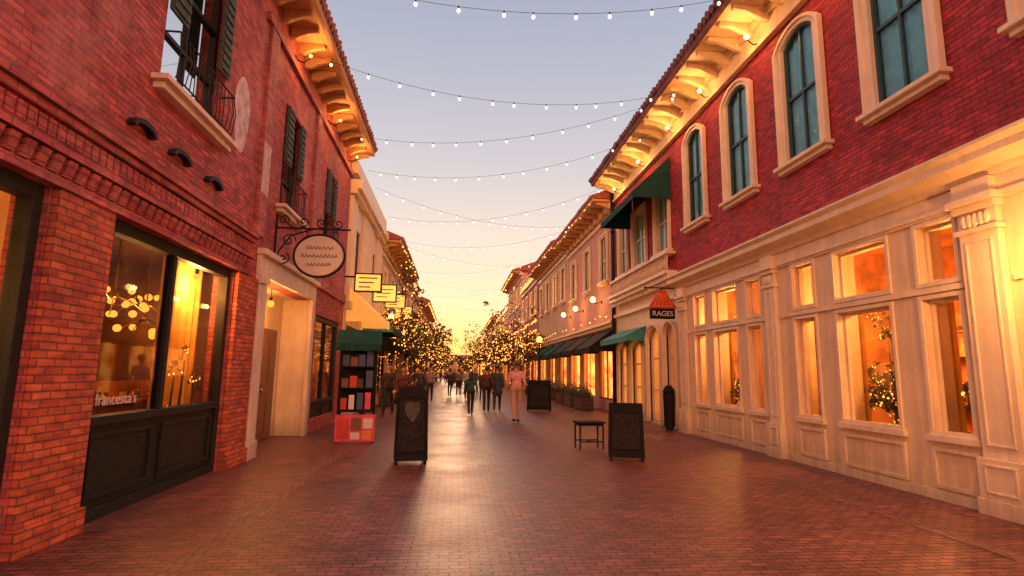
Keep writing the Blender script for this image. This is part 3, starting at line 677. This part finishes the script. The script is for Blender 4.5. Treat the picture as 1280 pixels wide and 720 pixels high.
chandelier(XL-1.5,3.6,2.5,3.2,pw=80)
pendant(XL-.24,8.2,2.78,95,r=.045)
for y in (6.9,9.3,11.2,13.2): pendant(XR+.85,y,2.9,170,zc=3.9)
for y in (8.0,12.2): pendant(XR+2.0,y,2.3,90,zc=3.9)
pendant(XL-1.2,15.3,2.4,40)
def display(side,n,y0,y1,z1,label,seed,back=INT_Y,goods=None):
    rnd=random.Random(seed)
    t=thing('display_shelf',label,'shelf',(SX(side,n),(y0+y1)/2,.05),world=True,group='display shelves behind shop glass')
    mb=MB(); mb.sb(side,n-.3,n-.27,y0,y1,.05,z1)
    for y in(y0,y1-.03): mb.sb(side,n-.268,n,y,y+.03,.05,z1)
    zs=[.6+.42*i for i in range(max(1,int((z1-.7)/.42)+1))]
    for z in zs: mb.sb(side,n-.268,n-.01,y0+.032,y1-.032,z,z+.025)
    mb.done('shelf_frame',back,t)
    mb=MB()
    for z in zs:
        y=y0+.1
        while y<y1-.12:
            h=rnd.uniform(.08,.3); r=rnd.uniform(.03,.06); m=rnd.randrange(4); x=SX(side,n-.14)
            if rnd.random()<.5: mb.tube([(x,y,z+.027),(x,y,z+h*.6),(x,y,z+h*.75),(x,y,z+h)],[r,r,r*.4,r*.35],8,m=m)
            else: mb.box(x-r,x+r,y-r,y+r,z+.027,z+h*.7,m)
            y+=rnd.uniform(.13,.24)
    o=mb.done('goods',goods or [RED,ORANGE,WHTP,DKWOOD],t); o['kind']='stuff'
display('L',-2.6,6.2,9.4,2.2,'dark wooden shelf with goods deep in the shop',2,INT_M)
display('L',-1.0,6.9,9.3,1.3,'low amber wooden shelf with goods near the window',12,INT_M,[ORANGE,BRASS,INT_Y,RED])
display('R',-2.3,5.9,7.4,2.6,'wooden display shelf with bottles behind shop glass',3,INT_M)
display('R',-2.3,7.9,9.8,2.6,'wooden display shelf with goods behind shop glass',4,INT_M)
display('R',-2.3,10.6,12.2,2.6,'wooden display shelf with goods behind shop glass',5,INT_M)
display('R',-2.3,12.5,14.3,2.6,'wooden display shelf with goods behind shop glass',6,INT_M)
for i,(x,y,h) in enumerate([(.6,6.35,2.2),(.75,7.5,2.3),(.7,8.1,2.4),(1.3,8.9,2.5),(.7,9.2,2.3),(.7,10.9,2.2),(.8,11.7,2.4),(.8,12.3,2.4),(.8,13.4,2.2)]):
    tree(XR+x,y,h,.45,LEAF,90+i,nleaf=800,nl=130,leafs=.05,z0=.05,fm=.42,lab='small indoor tree with golden lights behind shop glass',group='indoor trees in the shop windows')
for i,(y,h) in enumerate([(7.9,1.5),(8.15,1.75),(8.55,1.4)]):
    tree(XL-.29,y,h,.18,LEAF2,120+i,nleaf=350,nl=60,leafs=.04,z0=.05,fm=.38,lab='small indoor tree with golden lights behind shop glass',group='indoor trees in the shop windows')

# ================================================================ HANGING SIGNS
t=thing('hanging_sign','oval off-white shop sign on an ornate black scroll bracket','sign',(XL,10.6,3.64),world=True)
cx,cy,cz=-2.62,10.6,3.62
P=[(cx+.44*math.cos(a),cz+.38*math.sin(a)) for a in [i*2*math.pi/28 for i in range(28)]]
mb=MB(); mb.poly(P,cy-.03,cy+.03); mb.done('sign_board',SIGNW,t)
Q=[(cx+.47*math.cos(a),cz+.41*math.sin(a)) for a in [i*2*math.pi/28 for i in range(28)]]
mb=MB(); mb.tube([(p[0],cy,p[1]) for p in Q+Q[:1]],.022,6)
def spiral(x,z,r,turns,dirn,ph): return [(x+r*(1-s/ (30.))*math.cos(ph+dirn*turns*2*math.pi*s/30),cy,z+r*(1-s/30.)*math.sin(ph+dirn*turns*2*math.pi*s/30)) for s in range(28)]
mb.tube([(XL,cy,4.14),(cx+.55,cy,4.14)],.02,6); mb.tube([(XL+.02,cy,3.1),(XL+.02,cy,4.4)],.022,6)
mb.tube([(XL,cy,3.2),(XL+.1,cy,3.7),(XL+.3,cy,4.0),(XL+.7,cy,4.13)],.016,6)
for sx,sz,r,d,ph in((-3.2,3.9,.13,1,0),(-3.28,3.55,.12,-1,1),(-2.95,4.27,.12,1,3),(-2.62,4.26,.11,-1,0),(-2.3,4.25,.1,1,3),(-3.28,4.3,.1,-1,4)): mb.tube(spiral(sx,sz,r,1.6,d,ph),.013,5)
for x in(cx-.25,cx+.25): mb.tube([(x,cy,4.14),(x,cy,cz+.36)],.01,5)
mb.done('scroll_bracket',IRON,t)
rnd=random.Random(3)
for zz,w_ in((3.78,.24),(3.62,.32),(3.46,.22)):
    x=cx-w_; mb=MB()
    pts=[]
    while x<cx+w_:
        l=rnd.uniform(.03,.06); pts+=[(x,cy-.034,zz-.035),(x+l*.4,cy-.034,zz+.035*rnd.uniform(.3,1.2)),(x+l,cy-.034,zz-.03)]; x+=l+.02
    mb.tube(pts,.007,4); mb.done('faded_lettering',IRON,t)
t=thing('hanging_sign','black shop sign with red gabled top on an iron arm','sign',(XR,14.7,3.5),world=True)
mb=MB(); x0,x1=5.27,5.97; cy=14.72
mb.box(x0,x1,cy-.04,cy+.04,3.0,3.28); mb.done('sign_board',BLACK,t,bevel=.01)
mb=MB(); mb.poly([(x0-.06,3.285),(x1+.06,3.285),((x0+x1)/2+.08,3.78),((x0+x1)/2-.08,3.78)],cy-.05,cy+.05); mb.done('gable_panel',RED,t)
mb=MB()
for i in range(5): mb.tube([((x0+x1)/2-.26+.13*i,cy-.06,3.34),((x0+x1)/2-.08+.04*i,cy-.06,3.7)],.014,5)
mb.tube([((x0+x1)/2-.28,cy-.06,3.34),((x0+x1)/2+.28,cy-.06,3.34)],.014,5)
mb.done('gold_rib',ORANGE,t)
mb=MB(); mb.tube([(5.15,cy,3.86),(XR,cy,3.86)],.018,6); mb.tube([((x0+x1)/2,cy,3.76),((x0+x1)/2,cy,3.9)],.015,6); mb.ball((5.15,cy,3.86),.035); mb.done('sign_arm',IRON,t)
text('RAGES',.2,WHTP,t,((x0+x1)/2,cy-.045,3.14),(math.pi/2,0,0))

# ================================================================ STREET FURNITURE
def aboard(x,y,w,h,rz,label,shape='flat'):
    t=thing('sandwich_board',label,'sandwich board',(0,0,0)); sp=.17
    for s,nm in((-1,'front_board'),(1,'rear_board')):
        mb=MB()
        pts=[(-w/2,.06),(w/2,.06),(w/2*.93,h*.9)]
        if shape=='arch': pts+= [(w/2*.93*math.cos(a),h*.9+h*.1*math.sin(a)) for a in [math.pi*i/8 for i in range(1,8)]]
        pts+=[(-w/2*.93,h*.9)]
        if shape=='flat': pts[2]=(w/2*.95,h); pts[-1]=(-w/2*.95,h)
        vs=[]
        for th in(0,.03):
            for px,pz in pts: vs.append((px,s*(.03+sp*(1-pz/h))+s*th,pz))
        k=len(pts); mb.add(vs,[tuple(range(k)),tuple(range(2*k-1,k-1,-1))]+[(i,(i+1)%k,(i+1)%k+k,i+k) for i in range(k)])
        for px in(-w/2+.04,w/2-.04): mb.tube([(px,s*(.045+sp),0),(px,s*(.045+sp*.95),.09)],.022,6)
        b=mb.done(nm,BLACK,t)
        mb=MB(); z0,z1=.2,h*.84
        def q(px,pz,o): return (px,s*(.06+o+sp*(1-pz/h)),pz)
        for (xa,za,xb_,zb) in((-w*.42,z0,w*.42,z0),(-w*.39,z1,w*.39,z1),(-w*.42,z0,-w*.39,z1),(w*.42,z0,w*.39,z1)): mb.tube([q(xa,za,.008),q(xb_,zb,.008)],.012,5)
        mb.done('board_frame',BLACK,b)
        if s<0:
            mb=MB(); mb.add([q(-w*.40,z0,.004),q(w*.40,z0,.004),q(w*.37,z1,.004),q(-w*.37,z1,.004)],[(0,1,2,3)]); mb.done('slate_panel',SLATE,b)
            if shape=='arch':
                mb=MB(); P_=[q(a_,b_,.009) for a_,b_ in [(-.11,.98),(.11,.98),(.13,.86),(.07,.74),(0,.66),(-.07,.74),(-.13,.86)]]; mb.add(P_,[tuple(range(7))])
                mb.done('faded_emblem',DGREY,b)
    mb=MB()
    for px in(-w*.4,w*.4): mb.tube([(px,-sp*.6,h*.45),(px,sp*.6,h*.45)],.008,5)
    mb.tube([(-w*.3,0,h*.97),(w*.3,0,h*.97)],.02,6); mb.done('hinge_brace',IRON,t)
    t.location=(x,y,0); t.rotation_euler=(0,0,rz)
    return t
aboard(-.70,9.6,.54,1.25,.12,'tall black sandwich board with arched top on the pavers','arch')
aboard(3.05,9.9,.62,.98,-.25,'wide black sandwich board standing beside a low table','flat')
aboard(3.3,22,.95,1.2,-.1,'black sandwich board standing in mid street','flat')
t=thing('side_table','small low black metal table with four legs','table')
mb=MB(); mb.box(-.28,.28,-.2,.2,.5,.54); mb.box(-.25,.25,-.17,.17,.46,.499); mb.done('table_top',BLACK,t,bevel=.01)
for sx in(-.24,.24):
    for sy in(-.16,.16):
        mb=MB(); mb.tube([(sx,sy,0),(sx,sy,.46)],[.016,.02],8); mb.done('leg',IRON,t)
mb=MB(); mb.box(-.25,.25,-.17,-.15,.14,.165); mb.box(-.25,.25,.15,.17,.14,.165); mb.box(-.01,.01,-.149,.149,.14,.165); mb.done('rail',IRON,t)
t.location=(2.72,11.3,0); t.rotation_euler=(0,0,.1)
# poster kiosk
t=thing('poster_rack','black newspaper rack with colourful panels under a green canopy','display rack')
mb=MB()
for sx in(-.36,.36):
    for sy in(-.22,.22): mb.box(sx-.025,sx+.025,sy-.025,sy+.025,0,2.05)
for z in(.62,1.1,1.55,2.0): mb.box(-.334,.334,-.2,.2,z,z+.03)
mb.box(-.334,.334,-.01,.01,.66,1.98); mb.done('rack_frame',BLACK,t)
mb=MB(); mb.poly([(-.35,2.06),(.35,2.06),(.02,2.36),(-.02,2.36)],-.46,.46,'x'); 
for i in range(7): mb.box(-.46+i*.132,-.46+i*.132+.125,-.352,-.34,1.9,2.06)
mb.done('canopy',GRN,t)
cols=[PINK,BLUEP,RED,BROWN,RED,WHTP,BLUEP,BROWN,DKWOOD]; rnd=random.Random(9)
for r_ in range(3):
    for c_ in range(4):
        x=-.325+c_*.165; z=.68+r_*.45
        mb=MB(); mb.box(x,x+rnd.uniform(.10,.15),-.19,-.15,z,z+rnd.uniform(.16,.36)); o=mb.done('magazine',cols[rnd.randrange(9)],t); 
mb=MB(); mb.box(-.40,.40,-.34,-.30,.03,.58); b=mb.done('poster_board',PINK,t,label='pink and orange poster board')
mb=MB()
for i,(a_,b_,c_,d_,m_) in enumerate([(-.36,-.12,.10,.50,0),(-.08,.12,.26,.52,2),(.16,.35,.30,.50,1),(-.08,.10,.08,.22,1),(.15,.34,.08,.26,3)]): mb.box(a_,b_,-.345,-.341,c_,d_,m_)
mb.done('poster_print',[RED,WHTP,BROWN,ORANGE],b)
t.location=(-2.08,12.4,0); t.rotation_euler=(0,0,.12)
t=thing('litter_bin','slim black metal litter bin beside the shopfront','bin')
mb=MB(); mb.tube([(0,0,.03),(0,0,.08),(0,0,1.0)],[.10,.12,.14],16); mb.tube([(0,0,0),(0,0,.03)],.09,16)
for i in range(16):
    a=i*math.pi/8; mb.tube([(.13*math.cos(a),.13*math.sin(a),.1),(.15*math.cos(a),.15*math.sin(a),.98)],.01,5)
mb.done('bin_body',IRON,t)
mb=MB(); mb.tube([(0,0,1.0),(0,0,1.04),(0,0,1.12),(0,0,1.2)],[.16,.16,.13,.06],16); mb.done('lid',BLACK,t,smooth=True)
t.location=(5.85,15.0,0)
def planter(x,y,l,seed):
    rnd=random.Random(seed)
    t=thing('planter_box','dark wooden planter box with clipped green shrub','planter',group='planter boxes beside the awnings')
    mb=MB(); mb.box(-.22,.22,-l/2,l/2,.04,.5)
    for z in(.12,.27,.42): mb.box(-.235,.235,-l/2-.015,l/2+.015,z-.05,z+.05)
    for sx in(-.2,.2):
        for sy in(-l/2+.05,l/2-.05): mb.box(sx-.04,sx+.04,sy-.04,sy+.04,0,.56)
    mb.done('box',DKWOOD,t)
    mb=MB()
    for i in range(900):
        p=Vector((rnd.uniform(-.25,.25),rnd.uniform(-l/2,l/2),.5+abs(rnd.gauss(0,.22)))); u=Vector([rnd.gauss(0,1) for _ in range(3)]).normalized(); v=u.orthogonal().normalized(); s=.05
        mb.add([p-u*s,p+v*s*.5,p+u*s,p-v*s*.5],[(0,1,2,3)])
    mb.done('shrub',LEAF,t); t.location=(x,y,0)
for i,y in enumerate((23,25.2,27.5,31,34,38)): planter(5.3,y,1.5,i)
planter(-2.9,24.5,1.2,20)
SG=emis('street_globe',(1,.42,.10),3.5)
def lamp_post(x,y,h=3.5):
    t=thing('street_lamp','dark iron street lamp with amber globe and flower baskets','street lamp',group='street lamps along the paving')
    mb=MB(); mb.tube([(0,0,0),(0,0,.15),(0,0,.5),(0,0,.6),(0,0,h-.2)],[.16,.14,.1,.06,.045],12)
    mb.tube([(-.5,0,h-.6),(-.25,0,h-.45),(0,0,h-.55),(.25,0,h-.45),(.5,0,h-.6)],.018,6); mb.tube([(0,0,h-.25),(0,0,h-.17)],.1,12); mb.done('post',IRON,t,smooth=True)
    mb=MB(); mb.ball((0,0,h),.18,16,10,sc3=(1,1,1.15)); mb.done('lamp_globe',SG,t,smooth=True)
    for s in(-.5,.5):
        mb=MB(); rnd=random.Random(int(y*3+s*10))
        mb.ball((s,0,h-1.0),.16,10,6,m=1,sc3=(1,1,.7))
        for i in range(350):
            d=Vector([rnd.gauss(0,1) for _ in range(3)]).normalized(); p=Vector((s,0,h-.95))+d*rnd.uniform(.15,.33); u=d.orthogonal().normalized(); v=u.cross(d)
            mb.add([p-u*.05,p+v*.03,p+u*.05,p-v*.03],[(0,1,2,3)],0 if i%4 else 2)
        mb.tube([(s,0,h-.6),(s,0,h-.9)],.008,5,m=1); mb.done('flower_basket',[LEAF,IRON,RED],t)
    t.location=(x,y,0)
for x,y in((-2.7,30),(5.1,34),(-2.6,46),(5.0,43),(5,63),(-2.6,58)): lamp_post(x,y)

# ================================================================ PEOPLE
SKIN=paint('skin',(.45,.25,.17),.55,var=.06,bump=0); SHOE=paint('dark_shoe',(.03,.025,.025),.4,bump=0); HAIRD=paint('dark_hair',(.03,.02,.015),.5,bump=.3,scale=30); HAIRB=paint('brown_hair',(.12,.06,.03),.5,bump=.3,scale=30)
EYE=paint('eye_dark',(.02,.015,.01),.2,bump=0)
_c={}
def cloth(c):
    if c not in _c: _c[c]=paint('cloth_%d'%len(_c),c,.85,var=.15,scale=14,bump=.25)
    return _c[c]
def person(x,y,rz,top,bot,label,h=1.75,stride=.5,vox=.014,hair=HAIRD,longhair=False,sleeve=True,bag=None,coat=0,armbend=0):
    segs=[]
    def S(a,b,ra,rb,tag): segs.append((Vector(a),Vector(b),ra,rb,tag))
    sk,tp,bt,sh,ey=0,1,2,3,4
    S((-.07,0,.97),(.07,0,.97),.12,.12,bt); S((0,0,1.03),(0,0,1.2),.135,.14,tp); S((-.08,0,1.3),(.08,0,1.3),.125,.125,tp)
    S((-.15,-.005,1.40),(.15,-.005,1.40),.068,.068,tp); S((0,0,1.06),(0,0,1.09),.155,.155,tp)
    if coat: S((-.05,-.01,1.0),(.05,-.01,1.0-coat),.16,.17,tp); S((.05,0,1.0),(-.05,0,1.0-coat),.16,.17,tp)
    S((0,-.005,1.42),(0,.012,1.55),.058,.052,sk)
    S((0,.0,1.65),(0,.005,1.67),.092,.09,sk); S((0,.03,1.585),(0,.028,1.62),.055,.07,sk)
    S((0,.088,1.645),(0,.105,1.62),.012,.016,sk); S((-.092,0,1.635),(-.092,0,1.66),.018,.02,sk); S((.092,0,1.635),(.092,0,1.66),.018,.02,sk)
    for s in(-1,1): S((s*.032,.086,1.652),(s*.032,.088,1.652),.012,.012,ey)
    S((-.02,.083,1.588),(.02,.083,1.588),.009,.009,ey)
    for s in(-1,1):
        f=s*stride*.36; leg=Vector((s*.09,0,.93)); kn=Vector((s*.095,f*.5+.03,.50)); an=Vector((s*.095,f,.085+max(0,-f)*.18))
        S(leg,kn,.092,.065,bt); S(kn,an,.064,.045,bt); S(an+Vector((0,-.03,-.03)),an+Vector((0,.16,-.045)),.042,.034,sh)
        g=-s*stride*.26; shd=Vector((s*.19,0,1.385)); el=Vector((s*.235,g*.5-.02,1.11)); wr=Vector((s*.24,g+.05+armbend*.2,.88+armbend*.22))
        S(shd,el,.055,.045,tp); 
        mid=el.lerp(wr,.1 if not sleeve else .95)
        S(el,mid,.044,.034 if sleeve else .043,tp)
        S(el.lerp(wr,.1),wr,.04,.027,sk)
        d=(wr-el).normalized(); side=Vector((0,1,0)); side=(side-d*side.dot(d)).normalized(); inn=Vector((-s,0,0))
        pe=wr+d*.085; S(wr,pe,.026,.024,sk); S(wr+side*.02+d*.03,pe+side*.024,.018,.015,sk); S(wr-side*.02+d*.03,pe-side*.024,.018,.015,sk)
        fr=max(.0095,vox*.7)
        for i,l in enumerate((.062,.072,.068,.052)):
            b0=pe+side*(.03-.02*i); k1=b0+d*l*.5+inn*.006; S(b0,k1,fr,fr*.95,sk); S(k1,k1+d*l*.45+inn*.02,fr*.95,fr*.8,sk)
        tb=wr+side*.03+d*.03; S(tb,tb+side*.025+d*.03,.012,.011,sk); S(tb+side*.025+d*.03,tb+side*.03+d*.06+inn*.01,.011,.009,sk)
    mb=MB()
    for a,b,ra,rb,tg in segs: mb.caps(a,b,ra,rb,seg=10)
    me=bpy.data.meshes.new('tmp'); me.from_pydata(mb.v,[],mb.f); 
    bm=bmesh.new(); bm.from_mesh(me); bmesh.ops.recalc_face_normals(bm,faces=bm.faces); bm.to_mesh(me); bm.free()
    o=bpy.data.objects.new('tmp',me); COL.objects.link(o); md=o.modifiers.new('r','REMESH'); md.mode='VOXEL'; md.voxel_size=vox; md.use_smooth_shade=True
    sm=o.modifiers.new('s','SMOOTH'); sm.factor=.5; sm.iterations=2
    dg=bpy.context.evaluated_depsgraph_get(); body=bpy.data.meshes.new_from_object(o.evaluated_get(dg)); bpy.data.objects.remove(o)
    n=len(body.polygons); P=np.zeros(n*3); body.polygons.foreach_get('center',P); P=P.reshape(-1,3)
    best=np.full(n,9.); tg=np.zeros(n,int)
    for a,b,ra,rb,g in segs:
        a=np.array(a);b=np.array(b);ab=b-a; t=np.clip(((P-a)@ab)/max(1e-9,ab@ab),0,1); d=np.linalg.norm(P-(a+t[:,None]*ab),axis=1)-(ra+(rb-ra)*t)
        mk=d<best; best[mk]=d[mk]; tg[mk]=g
    body.materials.clear()
    for m in(SKIN,cloth(top),cloth(bot),SHOE,EYE): body.materials.append(m)
    body.polygons.foreach_set('material_index',tg); body.polygons.foreach_set('use_smooth',[True]*n)
    t=thing('person',label,'person',group='people walking in the street'); bo=bpy.data.objects.new('body',body); COL.objects.link(bo); bo.parent=t; WL[bo.name]=Vector()
    mb=MB(); mb.ball((0,-.018,1.685),.103,14,10,sc3=(.98,1.02,.95))
    keep=MB(); 
    for vx in mb.v: 
        yv=vx[1]; 
        if yv>.04 and vx[2]<1.70: vx=(vx[0]*.8,.03,max(vx[2],1.69))
        if vx[2]<1.63 and not longhair: vx=(vx[0]*.9,vx[1]*.9,1.62)
        keep.v.append(vx)
    keep.f=mb.f; keep.m=mb.m
    if longhair: keep.caps((-.03,-.05,1.66),(-.03,-.07,1.45),.085,.06); keep.caps((.03,-.05,1.66),(.03,-.07,1.45),.085,.06)
    hm=keep.done('hair',hair,bo,smooth=True)
    if bag:
        mb=MB(); mb.box(.2,.34,-.14,.16,.62,.86); mb.done('shoulder_bag',cloth(bag),t,bevel=.03); 
        mb=MB(); mb.tube([(.27,-.1,.86),(.2,-.05,1.4),(.16,0,1.46),(.2,.06,1.4),(.27,.12,.86)],.012,5); mb.done('bag_strap',cloth(bag),t)
    s=h/1.77; t.scale=(s,s,s); t.rotation_euler=(0,0,rz); t.location=(x,y,0.0)
    return t
PI=math.pi
person(1.87,17.1,.15,(.70,.36,.33),(.50,.32,.26),'person in pale pink shirt and light trousers walking away',1.85,.35,.010,HAIRB,armbend=.3)
person(.56,19.8,.1,(.02,.09,.06),(.015,.03,.03),'person in dark green jacket walking along the street',1.5,.8,.012,longhair=True)
person(1.2,21.4,.0,(.08,.03,.03),(.02,.02,.03),'person in dark maroon jacket walking away',1.7,.6,.014)
person(1.62,21.6,-.1,(.03,.06,.07),(.03,.03,.05),'person in dark teal coat walking away',1.78,.7,.014,coat=.25)
person(-2.2,19.2,PI-.2,(.04,.025,.03),(.02,.02,.03),'person in black jacket walking towards the shops',1.72,.6,.013,bag=(.1,.04,.03))
person(-1.85,20.6,PI+.1,(.12,.03,.04),(.02,.02,.02),'person in dark red top standing with friends',1.65,.2,.014,longhair=True)
person(-2.55,16.2,PI/2,(.03,.03,.035),(.02,.02,.025),'person in black coat standing by a shop door',1.72,.15,.013,coat=.3)
person(-1.5,24.5,.2,(.05,.05,.06),(.03,.03,.04),'person in grey jacket walking',1.7,.5,.016)
person(-1.2,27.5,PI,(.25,.2,.18),(.03,.03,.05),'person in light top walking',1.68,.6,.016,hair=HAIRB)
rnd=random.Random(11)
for i in range(20):
    y=rnd.uniform(29,75); x=rnd.uniform(-1.9,3.6)
    c=rnd.choice([(.03,.03,.04),(.3,.08,.07),(.04,.08,.12),(.4,.35,.3),(.06,.03,.03),(.15,.13,.12)])
    nm={(.03,.03,.04):'black',(.3,.08,.07):'red',(.04,.08,.12):'navy',(.4,.35,.3):'pale',(.06,.03,.03):'dark brown',(.15,.13,.12):'grey'}[c]
    person(x,y,rnd.choice([0,PI])+rnd.uniform(-.3,.3),c,(.025,.025,.035),'person in %s top strolling far down the street'%nm,rnd.uniform(1.6,1.82),rnd.uniform(.3,.8),.026)

# ================================================================ WORLD, SUN, CAMERA
w=bpy.data.worlds.new('World'); sc.world=w; w.use_nodes=True; nt=w.node_tree; N=nt.nodes; L=nt.links
bg=N['Background']; tc=N.new('ShaderNodeTexCoord'); sp=N.new('ShaderNodeSeparateXYZ'); L.new(tc.outputs['Generated'],sp.inputs[0])
r=N.new('ShaderNodeValToRGB'); e=r.color_ramp.elements
def lin(c,k=1): return tuple(k*(((v/255)/12.92 if v/255<=.04045 else ((v/255+.055)/1.055)**2.4)) for v in c)+(1,)
stops=[(0,(255,172,76),1.6),(.045,(255,200,118),1.4),(.12,(255,222,178),1.18),(.225,(243,222,206),1.08),(.36,(215,208,212),1.02),(.5,(189,190,205),1),(.62,(172,176,200),1),(1,(120,125,160),1)]
e[0].position=0; e[0].color=lin(*stops[0][1:]); e[1].position=1; e[1].color=lin(*stops[-1][1:])
for p,c,k_ in stops[1:-1]:
    q=e.new(p); q.color=lin(c,k_)
L.new(sp.outputs['Z'],r.inputs['Fac'])
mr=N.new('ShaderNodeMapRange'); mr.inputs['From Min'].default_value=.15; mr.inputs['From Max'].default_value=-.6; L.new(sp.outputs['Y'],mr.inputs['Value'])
mxa=N.new('ShaderNodeMix'); mxa.data_type='RGBA'; L.new(mr.outputs[0],mxa.inputs[0]); L.new(r.outputs['Color'],mxa.inputs[6]); mxa.inputs[7].default_value=(2.3,.98,.60,1)  # warm pink glow added behind the camera to brighten the facades
sky=N.new('ShaderNodeTexSky'); sky.sky_type='NISHITA'; sky.sun_disc=False; sky.sun_elevation=math.radians(3); sky.sun_rotation=0
mx=N.new('ShaderNodeMix'); mx.data_type='RGBA'; mx.blend_type='ADD'; mx.inputs[0].default_value=.01
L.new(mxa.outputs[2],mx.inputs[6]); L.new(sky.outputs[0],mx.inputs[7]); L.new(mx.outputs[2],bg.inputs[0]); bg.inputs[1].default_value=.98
s=bpy.data.lights.new('sun','SUN'); s.energy=.9; s.angle=math.radians(8); s.color=(1,.55,.28)
so=bpy.data.objects.new('sun',s); COL.objects.link(so); so.rotation_euler=Vector((0.02,-1,-.12)).to_track_quat('-Z','Y').to_euler()
f,p,y,ro=694.05,.1503,.0985,.014
F=Vector((math.sin(y)*math.cos(p),math.cos(y)*math.cos(p),math.sin(p))); R0=Vector((math.cos(y),-math.sin(y),0)); U0=R0.cross(F)
R=R0*math.cos(ro)+U0*math.sin(ro); U=-R0*math.sin(ro)+U0*math.cos(ro)
cd=bpy.data.cameras.new('camera'); cd.sensor_width=36; cd.lens=f/1280*36; cd.clip_start=.05; cd.clip_end=3000
co=bpy.data.objects.new('camera',cd); COL.objects.link(co)
co.matrix_world=Matrix(((R.x,U.x,-F.x,0),(R.y,U.y,-F.y,0),(R.z,U.z,-F.z,1.5),(0,0,0,1)))
sc.camera=co
sc.view_settings.view_transform='Standard'; sc.view_settings.look='None'; sc.view_settings.exposure=0
